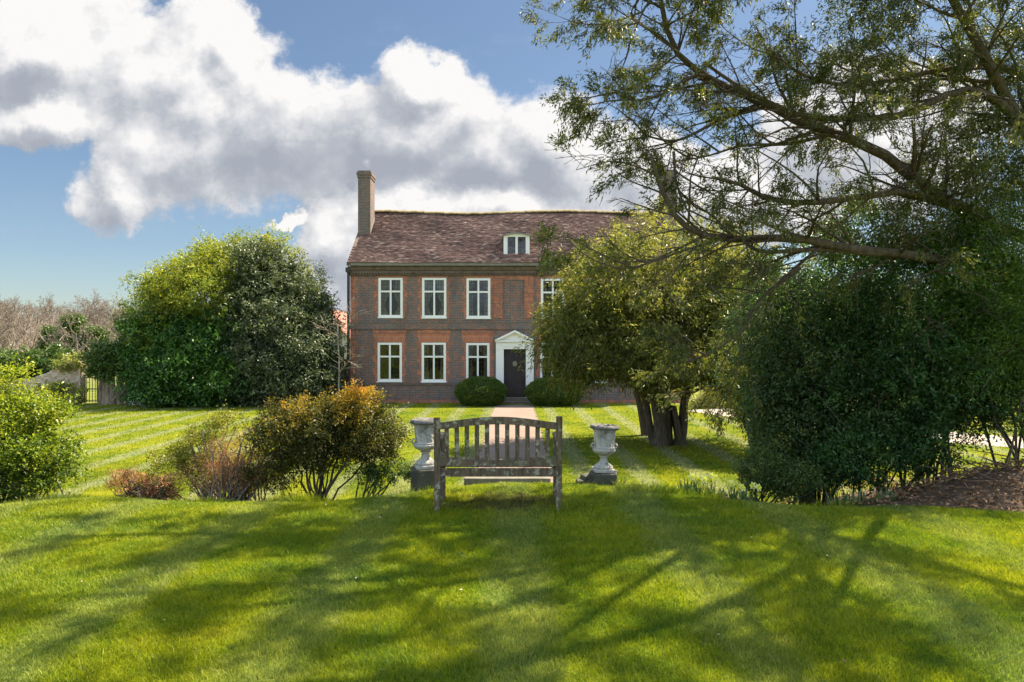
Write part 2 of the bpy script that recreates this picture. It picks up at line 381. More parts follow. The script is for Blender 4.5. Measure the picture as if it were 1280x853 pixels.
def groundmat():
    m, t, b, o = mat_new('lawn_ground'); p = worldpos(t); x, y, z = t.sep(p)
    col, f = grass_color(t, p)
    fine = t.noise(p, 60, 4, 0.7)
    col = t.mix(t.smooth(fine, 0.2, 0.75), t.mix(1.0, col, (0.36, 0.40, 0.36), 'MULTIPLY'), t.mix(1.0, col, (0.72, 0.72, 0.68), 'MULTIPLY'))  # darkens the turf colour to stand in for the self-shadow of the blades
    fld = t.ramp(t.noise(p, 0.05, 5, 0.6), [(0.35, (0.10, 0.13, 0.03)), (0.65, (0.17, 0.16, 0.06))])
    col = t.mix(t.smooth(y, 38.0, 46.0), col, fld)
    wood = t.ramp(t.noise(p, 0.6, 5, 0.7), [(0.35, (0.10, 0.075, 0.05)), (0.65, (0.20, 0.155, 0.11))])
    col = t.mix(t.smooth(y, 80.0, 100.0), col, wood)
    t.l.new(col, b.inputs['Base Color']); b.inputs['Roughness'].default_value = 0.95; b.inputs['Specular IOR Level'].default_value = 0.1
    bump(t, b, t.math('ADD', t.math('MULTIPLY', fine, 0.7), f), 0.5, 0.03)
    return m
M['ground'] = groundmat()
kind(mesh_np('ground', np.stack([X, Y, Z], -1).reshape(-1, 3), [quads], M['ground'], smooth=True), 'structure')

def bladesmat():
    m, t, b, o = mat_new('grass_blades'); p = worldpos(t)
    col, f = grass_color(t, p)
    a = t.new('ShaderNodeAttribute'); a.attribute_name = 'tint'
    col = t.mix(1.0, col, t.ramp(a.outputs['Fac'], [(0, (0.70, 0.78, 0.75)), (0.5, (1.0, 1.0, 1.0)), (0.9, (1.25, 1.2, 1.1)), (1.0, (1.7, 1.5, 2.2))]), 'MULTIPLY')
    t.l.new(col, b.inputs['Base Color']); b.inputs['Roughness'].default_value = 0.5; b.inputs['Specular IOR Level'].default_value = 0.3
    tr = t.new('ShaderNodeBsdfTranslucent'); t.l.new(t.mix(1.0, col, (1.22, 1.28, 0.6), 'MULTIPLY'), tr.inputs[0])
    mx = t.new('ShaderNodeMixShader'); mx.inputs[0].default_value = 0.45
    t.l.new(b.outputs[0], mx.inputs[1]); t.l.new(tr.outputs[0], mx.inputs[2]); t.l.new(mx.outputs[0], o.inputs[0])
    return m
M['blades'] = bladesmat()
rng = np.random.default_rng(7)
def on_path(x, y): return ((np.abs(x-0.02) < 0.8) & (y > 9.0)) | ((np.abs(x-0.05) < 0.95) & (y > 8.78) & (y < 10.7))
def on_bed(x, y): return (x > 2.4) & (y > 7.75-0.40*np.clip(x-3.2, 0, 6)-0.06*np.sin(x*3)) & (y < 11.2)
def vnoise(x, y, seed):
    g = np.random.default_rng(900+seed).random((256, 256)); xi, yi = np.floor(x).astype(int), np.floor(y).astype(int); fx, fy = sstep(x-xi), sstep(y-yi)
    q = lambda i, j: g[(xi+i) % 256, (yi+j) % 256]
    return (q(0, 0)*(1-fx)+q(1, 0)*fx)*(1-fy)+(q(0, 1)*(1-fx)+q(1, 1)*fx)*fy
def fringe(n):
    x = rng.uniform(-8, 8, n*3); y = 7.7+rng.uniform(0, 1.5, n*3)+0.16*np.sin(1.1*x+.5); dd = vnoise(x*1.7, y*2.5, 5); keep = (dd > .48) & ~on_path(x, y) & ~on_bed(x, y) & (np.abs(x) > 1.25)
    x, y, dd = x[keep][:n], y[keep][:n], dd[keep][:n]; n = len(x); z = ground_np(x, y); a = rng.uniform(0, 6.28, n); h = (.05+.16*(dd-.45))*rng.uniform(.5, 1.4, n); la = rng.uniform(0, 6.28, n); lean = h*rng.uniform(.2, .9, n); w_ = .0035*rng.uniform(.7, 1.4, n)
    dxv, dyv, lx, ly = np.cos(a)*w_, np.sin(a)*w_, np.cos(la)*lean, np.sin(la)*lean
    V = np.stack([np.stack([x-dxv, y-dyv, z-.005], -1), np.stack([x+dxv, y+dyv, z-.005], -1), np.stack([x+dxv*.8+lx*.4, y+dyv*.8+ly*.4, z+h*.6], -1), np.stack([x-dxv*.8+lx*.4, y-dyv*.8+ly*.4, z+h*.6], -1), np.stack([x+lx, y+ly, z+h], -1)], 1).reshape(-1, 3); i = np.arange(n)[:, None]*5
    return V, i+np.array([[0, 1, 2, 3]]), i+np.array([[3, 2, 4]])
def blades(y0, y1, n, hgt, wid, side):
    y = rng.uniform(y0, y1, n*2); x = rng.uniform(-1, 1, n*2)*(0.79*y1+side)
    keep = (np.abs(x) < 0.79*y+side) & ~on_path(x, y) & ~on_bed(x, y) & (y < 28.4)
    x, y = x[keep][:n], y[keep][:n]; n = len(x)
    z = ground_np(x, y)
    a = rng.uniform(0, 2*np.pi, n); tf = vnoise(x*2.6, y*2.6, 1)*.55+vnoise(x*9, y*9, 2)*.45
    h = hgt*rng.uniform(0.5, 1.25, n)*(0.55+0.95*tf); lean = rng.uniform(0.2, 1.1, n)*h
    la = vnoise(x*.9, y*1.4, 3)*9+rng.normal(0, 1.7, n)
    wv = wid*rng.uniform(0.6, 1.3, n)
    dxv, dyv = np.cos(a)*wv/2, np.sin(a)*wv/2
    lx, ly = np.cos(la)*lean, np.sin(la)*lean
    b0 = np.stack([x-dxv, y-dyv, z-0.004], -1); b1 = np.stack([x+dxv, y+dyv, z-0.004], -1)
    m0 = np.stack([x-dxv*.7+lx*.4, y-dyv*.7+ly*.4, z+h*.62], -1); m1 = np.stack([x+dxv*.7+lx*.4, y+dyv*.7+ly*.4, z+h*.62], -1)
    tp = np.stack([x+lx, y+ly, z+h], -1)
    V = np.stack([b0, b1, m1, m0, tp], 1).reshape(-1, 3); i = np.arange(n)[:, None]*5
    return V, i+np.array([[0, 1, 2, 3]]), i+np.array([[3, 2, 4]])
def make_grass():
    Vs, Q, T = [], [], []; b = 0
    for args in ((2.6, 4.4, 230000, 0.030, 0.0036, 0.6), (4.4, 6.4, 250000, 0.030, 0.0046, 0.6), (6.4, 9.6, 250000, 0.032, 0.0064, 0.8),
                 (9.6, 15, 130000, 0.036, 0.011, 1.0), (15, 28.4, 170000, 0.032, 0.017, 1.0)):
        V, q, t3 = blades(*args); Vs.append(V); Q.append(q+b); T.append(t3+b); b += len(V)
    for args in ((3.0, 9.6, 130000, 0.032, 0.007, 4.5),):
        V, q, t3 = blades(*args); Vs.append(V); Q.append(q+b); T.append(t3+b); b += len(V)
    V, q, t3 = fringe(26000); Vs.append(V); Q.append(q+b); T.append(t3+b); b += len(V)
    for (cx, cy, rr_, n_, hh_) in ((-.75, 6.93, .09, 90, .08), (.48, 6.93, .09, 90, .09), (-.75, 7.43, .09, 70, .07), (.48, 7.43, .09, 70, .07), (-1.04, 8.02, .26, 260, .09), (1.15, 8.38, .26, 260, .08)):
        x = cx+rng.normal(0, rr_, n_); y = cy+rng.normal(0, rr_*.7, n_); z = ground_np(x, y); a = rng.uniform(0, 6.28, n_); h = hh_*rng.uniform(.4, 1.3, n_); la = rng.uniform(0, 6.28, n_); le = h*rng.uniform(.2, .8, n_); d1, d2, l1, l2 = np.cos(a)*.003, np.sin(a)*.003, np.cos(la)*le, np.sin(la)*le
        V = np.stack([np.stack([x-d1, y-d2, z-.005], -1), np.stack([x+d1, y+d2, z-.005], -1), np.stack([x+d1*.8+l1*.4, y+d2*.8+l2*.4, z+h*.6], -1), np.stack([x-d1*.8+l1*.4, y-d2*.8+l2*.4, z+h*.6], -1), np.stack([x+l1, y+l2, z+h], -1)], 1).reshape(-1, 3); i5 = np.arange(n_)[:, None]*5
        Vs.append(V); Q.append(i5+np.array([[0, 1, 2, 3]])+b); T.append(i5+np.array([[3, 2, 4]])+b); b += len(V)
    V = np.concatenate(Vs); Q = np.concatenate(Q); T = np.concatenate(T)
    tint = rng.random(len(Q)); o = mesh_np('grass', V, [Q, T], M['blades'], attr={'tint': np.concatenate([tint, tint])})
    o['label'] = 'short mown grass covering the terrace and the striped lawn'
    o['category'] = 'grass'; kind(o, 'stuff')
make_grass()

# path, steps, drive, bed
def pathmat(name, cols, scale):
    m, t, b, o = mat_new(name); p = worldpos(t)
    n = t.noise(p, scale, 5, 0.7); n2 = t.noise(p, 1.1, 4, 0.6); vv = t.new('ShaderNodeTexVoronoi'); t.l.new(p, vv.inputs['Vector']); vv.inputs['Scale'].default_value = scale*2.2
    f = t.math('ADD', t.math('MULTIPLY', n, 0.5), t.math('ADD', t.math('MULTIPLY', vv.outputs['Distance'], 0.3), t.math('MULTIPLY', n2, 0.3)))
    t.l.new(t.ramp(f, [(0.35, cols[0]), (0.5, cols[1]), (0.7, cols[2])]), b.inputs['Base Color']); b.inputs['Roughness'].default_value = 0.95
    bump(t, b, f, 0.5, 0.01)
    return m
M['path'] = pathmat('path_gravel', [(0.12, 0.085, 0.065), (0.185, 0.132, 0.105), (0.255, 0.195, 0.16)], 30)
M['drive'] = pathmat('drive_gravel', [(0.26, 0.215, 0.19), (0.34, 0.29, 0.26), (0.42, 0.36, 0.33)], 14)
def strip(name, pts, width, mat, dz, jit=0.03, seg=80):
    pts = np.array(pts, float); tt = np.linspace(0, len(pts)-1, seg)
    i = np.clip(tt.astype(int), 0, len(pts)-2); f = (tt-i)[:, None]; c = pts[i]*(1-f)+pts[i+1]*f
    d = np.gradient(c, axis=0); d /= np.linalg.norm(d, axis=1)[:, None]; nrm = np.stack([d[:, 1], -d[:, 0]], -1)
    r2 = np.random.default_rng(3); cols = []
    for k in np.linspace(-1, 1, 9):
        wj = width/2+(r2.normal(0, jit, seg) if abs(k) == 1 else 0)
        q = c+nrm*(k*wj)[:, None] if not np.isscalar(wj) else c+nrm*k*wj
        cols.append(np.concatenate([q, (ground_np(q[:, 0], q[:, 1])+dz)[:, None]], 1))
    V = np.stack(cols, 1).reshape(-1, 3); ii = np.arange(seg*9).reshape(seg, 9)
    Qd = np.stack([ii[:-1, :-1], ii[:-1, 1:], ii[1:, 1:], ii[1:, :-1]], -1).reshape(-1, 4)
    return mesh_np(name, V, [Qd], mat)
kind(strip('path', [(0.05, 10.6), (0.03, 16), (0.06, 22), (0.1, 28.2)], 1.6, M['path'], 0.012, seg=160), 'structure')
kind(strip('drive', [(7.6, 26.5), (9.0, 23.5), (11.5, 19.2), (14, 17.2), (20, 16.4), (40, 17)], 2.4, M['drive'], 0.012, seg=120), 'structure')
st = MB()
for k in range(5):
    st.box(-0.62, 0.50, 8.80+0.36*k, 9.1+0.36*k+0.02, -1.0, -0.03-0.175*k, 0.015)
kind(st.build('steps', M['stone']), 'structure')

def bed():
    xs_ = np.linspace(2.2, 16, 70); ys_ = np.linspace(4.6, 11.4, 70); X_, Y_ = np.meshgrid(xs_, ys_)
    near = 7.75-0.40*np.clip(X_-3.2, 0, 6)-0.06*np.sin(X_*3)
    m_ = sstep((Y_-near)/0.5)*sstep((11.4-Y_)/1.0)*sstep((X_-2.2)/0.5)
    r2 = np.random.default_rng(5)
    Z_ = ground_np(X_, Y_)-0.03+m_*(0.06+0.42*sstep((X_-4.0)/1.8)*sstep((Y_-near)/1.2)+0.035*r2.random(X_.shape))
    ii = np.arange(X_.size).reshape(X_.shape); Qd = np.stack([ii[:-1, :-1], ii[:-1, 1:], ii[1:, 1:], ii[1:, :-1]], -1).reshape(-1, 4)
    keep = m_.ravel()[Qd].max(1) > 0
    soil = plain('leaf_mould', (0.085, 0.055, 0.035), 0.95, 0.5, 9, 0.6, dist=0.03)
    kind(mesh_np('soil_bed', np.stack([X_, Y_, Z_], -1).reshape(-1, 3), [Qd[keep]], soil, smooth=True), 'structure')
    return lambda x, y: ground_np(x, y)-0.02+sstep((y-(7.75-0.40*np.clip(x-3.2, 0, 6)))/0.5)*(0.075+0.42*sstep((x-4.0)/1.8)*sstep((y-(7.75-0.40*np.clip(x-3.2, 0, 6)))/1.2))
bed_z = bed()

# ------------------------------------------------------------------ foliage tools
def nrm(v): return v/np.maximum(np.linalg.norm(v, axis=-1, keepdims=True), 1e-9)
def leaf_geo(Cn, D, N, L, W):
    D = nrm(D); sd = nrm(np.cross(D, N)); up = np.cross(sd, D)
    b = Cn; tip = Cn+D*L[:, None]-up*(L*0.12)[:, None]
    m = Cn+D*(L*0.45)[:, None]; l = m-sd*(W/2)[:, None]+up*(W*0.18)[:, None]; r = m+sd*(W/2)[:, None]+up*(W*0.18)[:, None]
    V = np.stack([b, r, tip, l], 1).reshape(-1, 3)
    return V, np.arange(len(Cn)*4).reshape(-1, 4)
def tubes(Pn, Rn, sides=5):
    """Pn (n,K,3) polylines, Rn (n,K) radii"""
    n, K, _ = Pn.shape
    T = np.gradient(Pn, axis=1); T = nrm(T)
    ref = np.where(np.abs(T[:, :1, 2:3]) > 0.85, np.array([[[1.0, 0.13, 0]]]), np.array([[[0.1, 0.05, 1.0]]]))
    A = nrm(np.cross(T, np.broadcast_to(ref, T.shape))); B = np.cross(T, A)
    an = np.arange(sides)*2*np.pi/sides
    V = Pn[:, :, None]+Rn[:, :, None, None]*(np.cos(an)[None, None, :, None]*A[:, :, None]+np.sin(an)[None, None, :, None]*B[:, :, None])
    ii = np.arange(n*K*sides).reshape(n, K, sides); nx_ = np.roll(ii, -1, axis=2)
    Fq = np.stack([ii[:, :-1], nx_[:, :-1], nx_[:, 1:], ii[:, 1:]], -1).reshape(-1, 4)
    return V.reshape(-1, 3), Fq
def merge(parts):
    Vs, Fs = [], []; b = 0
    for V, Fq in parts:
        Vs.append(V); Fs.append(Fq+b); b += len(V)
    return np.concatenate(Vs), np.concatenate(Fs)
def polyline(pts, K):
    """smooth resample (Catmull-Rom)"""
    p = np.array(pts, float); p = np.vstack([2*p[0]-p[1], p, 2*p[-1]-p[-2]])
    tt = np.linspace(0, len(p)-3-1e-6, K); i = tt.astype(int); f = (tt-i)[:, None]
    a, b, c, d = p[i], p[i+1], p[i+2], p[i+3]
    return 0.5*((2*b)+(-a+c)*f+(2*a-5*b+4*c-d)*f**2+(-a+3*b-3*c+d)*f**3)
def sprays(r, Cn, A, nper, slen, L, W, spread=0.03, droop=0.2, out=0.55, upn=0.7, tint=None, tj=0.18):
    """leafy twigs: nper leaves along each axis A from centre Cn"""
    n = len(Cn); A = nrm(A)
    t_ = r.random((n, nper)); sl = slen*r.uniform(0.6, 1.3, (n, 1))
    pos = Cn[:, None]+A[:, None]*(t_*sl)[..., None]+r.normal(0, spread, (n, nper, 3))
    pos[..., 2] -= droop*(t_*sl)**1.5
    rnd = nrm(r.normal(0, 1, (n, nper, 3)))
    D = A[:, None]*out+rnd*0.75; D[..., 2] -= droop*0.8
    N = r.normal(0, 0.55, (n, nper, 3)); N[..., 2] += upn
    ct = (r.random((n, 1)) if tint is None else np.asarray(tint)[:, None])
    tv = np.clip(ct+r.normal(0, tj, (n, nper)), 0, 1)
    k = n*nper
    return (*leaf_geo(pos.reshape(k, 3), D.reshape(k, 3), N.reshape(k, 3), L*r.uniform(0.65, 1.3, k), W*r.uniform(0.7, 1.25, k)), tv.reshape(k))
LAST = {}
def lobe_points(r, lobes, inner=0.55, bumpy=0.22, power=1.4, cl=0.72, per=15, csz=0.17):
    """points through the outer part of uneven lobes (x,y,z,rx,ry,rz,n), most of them gathered in clumps; returns points, outward directions, lobe index"""
    Ps, Os, Li, Tn = [], [], [], []
    for li, (x, y, z, rx, ry, rz, n) in enumerate(lobes):
        ph = r.uniform(0, 6.28, 6); rad = np.array([rx, ry, rz])
        def nb(d): return np.sin(3*d[:, 0]+ph[0])*np.sin(3*d[:, 1]+ph[1])+np.sin(5*d[:, 2]+ph[2]+2*d[:, 0])*0.7+np.sin(8*d[:, 0]+ph[3])*np.sin(8*d[:, 2]+ph[4]+4*d[:, 1])*0.8
        nc = int(n*cl); m = max(5, nc//per)
        dc = nrm(r.normal(0, 1, (m, 3))); rc = (r.uniform(0.68, 1.06, m)+(r.random(m) < .16)*r.uniform(.06, .26, m))*(1+bumpy*nb(dc)*0.5); cc = dc*rc[:, None]*rad
        k = r.integers(0, m, nc); sg = csz*rad.mean()*r.uniform(0.55, 1.4, m)
        off = r.normal(0, 1, (nc, 3))*sg[k][:, None]; off[:, 2] *= 0.75
        Ps.append(np.array([x, y, z])+cc[k]+off); Os.append(nrm(nrm(dc[k]/rad)*0.7+nrm(off)*0.8)); Tn.append(r.random(m)[k])
        ni = n-nc; d = nrm(r.normal(0, 1, (ni, 3))); rr = (0.95-inner*r.random(ni)**power)*(1+bumpy*nb(d)*0.4)
        Ps.append(np.array([x, y, z])+d*rr[:, None]*rad); Os.append(nrm(d/rad)); Tn.append(r.random(ni)); Li.append(np.full(n, li))
    LAST['t'] = np.concatenate(Tn)
    return np.concatenate(Ps), np.concatenate(Os), np.concatenate(Li)
def stems_to(r, base, targets, r0, K=8, lift=0.45, basej=0.1, tipr=0.006, wob=0.05):
    n = len(targets); b = np.array(base)[None]+np.concatenate([r.normal(0, basej, (n, 2)), np.zeros((n, 1))], 1)
    mid = b*(1-0.5)+targets*0.5; mid[:, :2] = b[:, :2]*0.6+targets[:, :2]*0.4; mid[:, 2] += lift*0.25*np.abs(targets[:, 2]-b[:, 2])
    t_ = np.linspace(0, 1, K)[None, :, None]
    Pn = (1-t_)**2*b[:, None]+2*t_*(1-t_)*mid[:, None]+t_**2*targets[:, None]
    wv = r.normal(0, wob, (n, K, 3)); wv[:, 0] = 0; Pn = Pn+wv*np.linalg.norm(targets-b, axis=1)[:, None, None]*0.3
    Rn = (r0*r.uniform(0.5, 1.1, (n, 1)))*(1-t_[..., 0])**0.8+tipr
    return Pn, Rn
def shrub(name, label, cat, base, lobes, lm, bark, seed, nper=9, slen=0.25, L=0.05, W=0.02, nst=24, r0=0.02, spread=0.03, droop=0.1,
          inner=0.6, bumpy=0.25, upn=0.7, group=None, tintf=None, stem_part='stem', lift=0.3, extra=None, basej=0.08, outw=0.55, power=1.4):
    r = np.random.default_rng(seed); t = thing(name, label, cat, base, group)
    Pn, O, li = lobe_points(r, lobes, inner, bumpy, power)
    ok = Pn[:, 2] > ground_np(Pn[:, 0], Pn[:, 1])+0.04; Pn, O, li = Pn[ok], O[ok], li[ok]; ct = LAST['t'][ok]
    A = O*0.8+r.normal(0, 0.5, O.shape); A[:, 2] += 0.25
    tint = np.clip(ct*.75+.1+r.normal(0, 0.1, len(Pn)), 0, 1) if tintf is None else np.clip(tintf(Pn, li)+(ct-.5)*.3+r.normal(0, 0.1, len(Pn)), 0, 1)
    V, Fq, tv = sprays(r, Pn, A, nper, slen, L, W, spread, droop, out=outw, upn=upn, tint=tint)
    mesh_np('crown', V, [Fq], lm, t, {'tint': tv}, origin=base)
    pick = r.choice(len(Pn), min(nst, len(Pn)), replace=False)
    Ps, Rs = stems_to(r, base, Pn[pick], r0, lift=lift, basej=basej)
    parts = [tubes(Ps, Rs, 5)]
    # side twigs off the stems
    tw = r.choice(len(Pn), min(nst*5, len(Pn)), replace=False)
    st_ = Ps[r.integers(0, len(Ps), len(tw)), r.integers(3, 7, len(tw))]
    d2 = Pn[tw]-st_; near = np.linalg.norm(d2, axis=1) < 0.8*max(l[3] for l in lobes)
    if near.any():
        k_ = np.linspace(0, 1, 5)[None, :, None]; q = st_[near][:, None]*(1-k_)+Pn[tw][near][:, None]*k_
        q = q+r.normal(0, 0.02, q.shape)*(k_*(1-k_)*4); parts.append(tubes(q, np.broadcast_to(np.linspace(r0*0.35, 0.003, 5)[None], q.shape[:2]), 4))
    if extra: parts += extra
    V, Fq = merge(parts); mesh_np(stem_part, V, [Fq], bark, t, smooth=True, origin=base)
    return t
def grow(r, start, d, L, rad, level, maxl, cfg, out):
    """recursive branching; out[level] collects polylines of 6 points"""
    K = 6; p = np.array(start, float); d = np.array(d, float); pts = [p.copy()]; ds = []
    for k in range(K-1):
        d = d+r.normal(0, cfg['wob'][level], 3); d[2] += cfg['up'][level]; d /= np.linalg.norm(d)
        p = p+d*L/(K-1); pts.append(p.copy()); ds.append(d.copy())
    pts = np.array(pts); rr = rad*np.linspace(1, cfg['taper'], K); out[level].append((pts, rr))
    if level == maxl: return
    n = cfg['n'][level]
    for j in range(n):
        tpos = cfg['t0'][level]+(1-cfg['t0'][level])*(j+r.random())/n; f = tpos*(K-1); i = min(int(f), K-2); q = pts[i]+(pts[i+1]-pts[i])*(f-i)
        dd = ds[i]; ax = nrm(np.cross(dd, r.normal(0, 1, 3))); ang = R(cfg['ang'][level])*r.uniform(0.6, 1.3)
        nd = dd*math.cos(ang)+ax*math.sin(ang)
        if cfg.get('flat'): nd[2] *= cfg['flat']
        nd = nd/np.linalg.norm(nd)
        grow(r, q, nd, L*cfg['ratio'][level]*r.uniform(0.7, 1.2)*(1.15-0.5*tpos), rad*(1-(1-cfg['taper'])*tpos)*cfg['rr'], level+1, maxl, cfg, out)
def bpoly(lst, sides): return tubes(np.array([a for a, b in lst]), np.array([b for a, b in lst]), sides)

M['bark_dark'] = barkmat('dark_bark', (0.03, 0.025, 0.02), (0.17, 0.135, 0.10), (0.06, 0.07, 0.025))
M['bark_grey'] = barkmat('grey_bark', (0.10, 0.085, 0.065), (0.26, 0.22, 0.17), (0.13, 0.14, 0.06))
M['bark_pale'] = barkmat('pale_twigs', (0.26, 0.215, 0.165), (0.42, 0.36, 0.29))
M['bark_limb'] = barkmat('lichened_bark', (0.035, 0.028, 0.022), (0.15, 0.115, 0.08), (0.10, 0.10, 0.045))
M['twig_far'] = barkmat('far_twigs', (0.145, 0.12, 0.095), (0.24, 0.205, 0.165))
M['twig_far2'] = barkmat('far_pale_twigs', (0.19, 0.16, 0.13), (0.29, 0.255, 0.21))
M['lf_laurel'] = leafmat('laurel_leaf', [(0.012, 0.035, 0.008), (0.03, 0.075, 0.014), (0.06, 0.12, 0.02)], 0.28, 0.42, 0.5, gain=1.9)
M['lf_holm'] = leafmat('holm_leaf', [(0.022, 0.034, 0.016), (0.05, 0.066, 0.034), (0.10, 0.118, 0.066)], 0.22, 0.48, 0.45, gain=1.75)
M['lf_gold'] = leafmat('golden_leaf', [(0.07, 0.10, 0.012), (0.15, 0.17, 0.018), (0.22, 0.21, 0.03)], 0.36, 0.45, 0.4, gain=1.65)
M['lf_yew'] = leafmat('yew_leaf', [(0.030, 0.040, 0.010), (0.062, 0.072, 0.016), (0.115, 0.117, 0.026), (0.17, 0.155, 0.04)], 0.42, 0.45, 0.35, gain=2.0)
M['lf_dark'] = leafmat('dark_evergreen_leaf', [(0.008, 0.022, 0.008), (0.018, 0.045, 0.012), (0.04, 0.085, 0.018)], 0.34, 0.42, 0.45, gain=2.5)
M['lf_blue'] = leafmat('blue_green_leaf', [(0.012, 0.028, 0.010), (0.028, 0.052, 0.017), (0.058, 0.09, 0.026)], 0.30, 0.42, 0.5, gain=2.4)
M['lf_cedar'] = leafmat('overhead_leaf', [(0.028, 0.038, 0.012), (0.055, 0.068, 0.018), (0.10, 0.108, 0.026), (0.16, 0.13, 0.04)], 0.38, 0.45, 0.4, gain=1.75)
M['lf_box'] = leafmat('clipped_leaf', [(0.014, 0.03, 0.006), (0.035, 0.062, 0.010), (0.07, 0.10, 0.015)], 0.3, 0.45, 0.35, gain=2.2)
M['lf_hedge'] = leafmat('hedge_leaf', [(0.02, 0.045, 0.010), (0.045, 0.085, 0.015), (0.09, 0.12, 0.03)], 0.25, 0.4, 0.5)
M['lf_azalea'] = leafmat('bronze_leaf', [(0.03, 0.036, 0.010), (0.06, 0.062, 0.014), (0.15, 0.115, 0.018), (0.29, 0.185, 0.02), (0.33, 0.135, 0.02)], 0.4, 0.42, 0.4)
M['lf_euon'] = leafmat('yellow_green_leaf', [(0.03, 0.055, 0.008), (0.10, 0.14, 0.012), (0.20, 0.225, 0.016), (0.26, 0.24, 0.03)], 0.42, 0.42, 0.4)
M['lf_pink'] = leafmat('rusty_shoot', [(0.12, 0.055, 0.03), (0.24, 0.12, 0.07), (0.36, 0.20, 0.11)], 0.35, 0.6, 0.2, 1.0, gain=2.0)
M['lf_olive'] = leafmat('olive_leaf', [(0.05, 0.06, 0.014), (0.12, 0.125, 0.02), (0.2, 0.18, 0.035)], 0.4, 0.45, 0.35, gain=2.0)
M['lf_pale'] = leafmat('pale_leaf', [(0.10, 0.12, 0.03), (0.2, 0.21, 0.06), (0.28, 0.26, 0.1)], 0.35, 0.5, 0.3)

M['lf_fresh'] = leafmat('fresh_yew_leaf', [(0.02, 0.05, 0.010), (0.045, 0.09, 0.014), (0.08, 0.14, 0.02), (0.12, 0.18, 0.03)], 0.38, 0.45, 0.4, gain=1.8)
# ------------------------------------------------------------------ the house
YF = 29.4; K_ = F/YF
def hx(px): return (px-640)/K_
def hz(py): return 1.74-(py-426.5)/K_
G0 = -0.91; XL, XR = hx(438), hx(852); YB = 36.0; ZE = hz(330)
house = thing('manor_house', 'two storey red and grey brick country house with clay tile roof and white windows', 'house', (0, YF, G0))
HO = (0, YF, G0)
def hb(mb, name, mat, parent=None, smooth=False): return mb.build(name, mat, house if parent is None else parent, smooth, HO)
upper = [(473, 503.5, 347.5, 397), (527.5, 558, 347.5, 397.5), (583, 613, 348, 398), (676, 706, 348.5, 398.5), (730, 760, 348.5, 398.5), (786, 816, 348.5, 398.5)]
lower = [(472, 502.5, 428.5, 477), (527, 557.5, 428.5, 477.5), (582.5, 612, 429, 477.5), (675, 705, 429, 478), (730, 760, 429, 478), (786, 816, 429, 478)]
door_op = (629.5, 657.5, 432, 497)
wins = [(hx(a), hx(b), hz(d), hz(c)) for a, b, c, d in upper+lower]
dop = (hx(door_op[0]), hx(door_op[1]), hz(door_op[3]), hz(door_op[2]))
ops = wins+[dop]
xsb = sorted({XL, XR, *[v for o in ops for v in o[:2]]}); zsb = sorted({G0-0.3, ZE, *[v for o in ops for v in o[2:]]})
wall = MB()
for i in range(len(xsb)-1):
    for j in range(len(zsb)-1):
        cx, cz = (xsb[i]+xsb[i+1])/2, (zsb[j]+zsb[j+1])/2
        if any(o[0] < cx < o[1] and o[2] < cz < o[3] for o in ops): continue
        wall.quad((xsb[i], YF, zsb[j]), (xsb[i+1], YF, zsb[j]), (xsb[i+1], YF, zsb[j+1]), (xsb[i], YF, zsb[j+1]))
for x0, x1, z0, z1 in ops:      # reveals
    D = 0.3
    wall.quad((x0, YF, z0), (x0, YF, z1), (x0, YF+D, z1), (x0, YF+D, z0)); wall.quad((x1, YF, z0), (x1, YF+D, z0), (x1, YF+D, z1), (x1, YF, z1))
    wall.quad((x0, YF, z1), (x1, YF, z1), (x1, YF+D, z1), (x0, YF+D, z1)); wall.quad((x0, YF, z0), (x0, YF+D, z0), (x1, YF+D, z0), (x1, YF, z0))
YR = YF+3.25; ZR = 1.74+(426.5-266.5)/F*YR
for x in (XL, XR):              # gable ends
    wall.add([(x, YF, G0-0.3), (x, YB, G0-0.3), (x, YB, ZE), (x, YR, ZR-0.1), (x, YF, ZE)], [(0, 1, 2, 3, 4) if x > 0 else (4, 3, 2, 1, 0)])
wall.quad((XR, YB, G0-0.3), (XL, YB, G0-0.3), (XL, YB, ZE), (XR, YB, ZE))
hb(wall, 'wall', M['brick'])
room = MB()                      # floors and inner partition, seen dimly through the panes
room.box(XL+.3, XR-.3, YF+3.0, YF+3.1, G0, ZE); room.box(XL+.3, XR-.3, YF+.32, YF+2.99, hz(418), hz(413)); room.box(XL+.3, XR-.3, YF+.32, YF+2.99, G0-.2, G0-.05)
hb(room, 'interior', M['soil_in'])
# red dressings: toothed jambs and flat arches
for (x0, x1, z0, z1), up in zip(wins, [1]*6+[0]*6):
    jm = MB(); jm2 = MB(); r2 = random.Random(int(x0*100)); zz = z0-0.02; k = 0
    while zz < z1+0.02:
        z2 = min(zz+0.29, z1+0.02); e = 0.10+0.085*(k % 2)
        jm.box(x0-e, x0-0.002, YF-0.004, YF+0.02, zz, z2); jm2.box(x1+0.002, x1+e, YF-0.004, YF+0.02, zz, z2); zz = z2; k += 1
    hb(jm, 'brick_jamb', M['brick_red']); hb(jm2, 'brick_jamb', M['brick_red'])
    ar = MB(); a0, a1 = z1+0.022, z1+(0.46 if up else 0.40)
    ar.prism([(x0-0.10, a0), (x1+0.10, a0), (x1+0.20, a1), (x0-0.20, a1)], YF-0.006, YF+0.02)
    hb(ar, 'brick_arch', M['brick_arch'])
    if not up:
        bn = MB(); bn.box(x0-0.20, x1+0.20, YF-0.03, YF+0.02, a1+0.002, a1+0.15); hb(bn, 'arch_band', M['brick_red'])
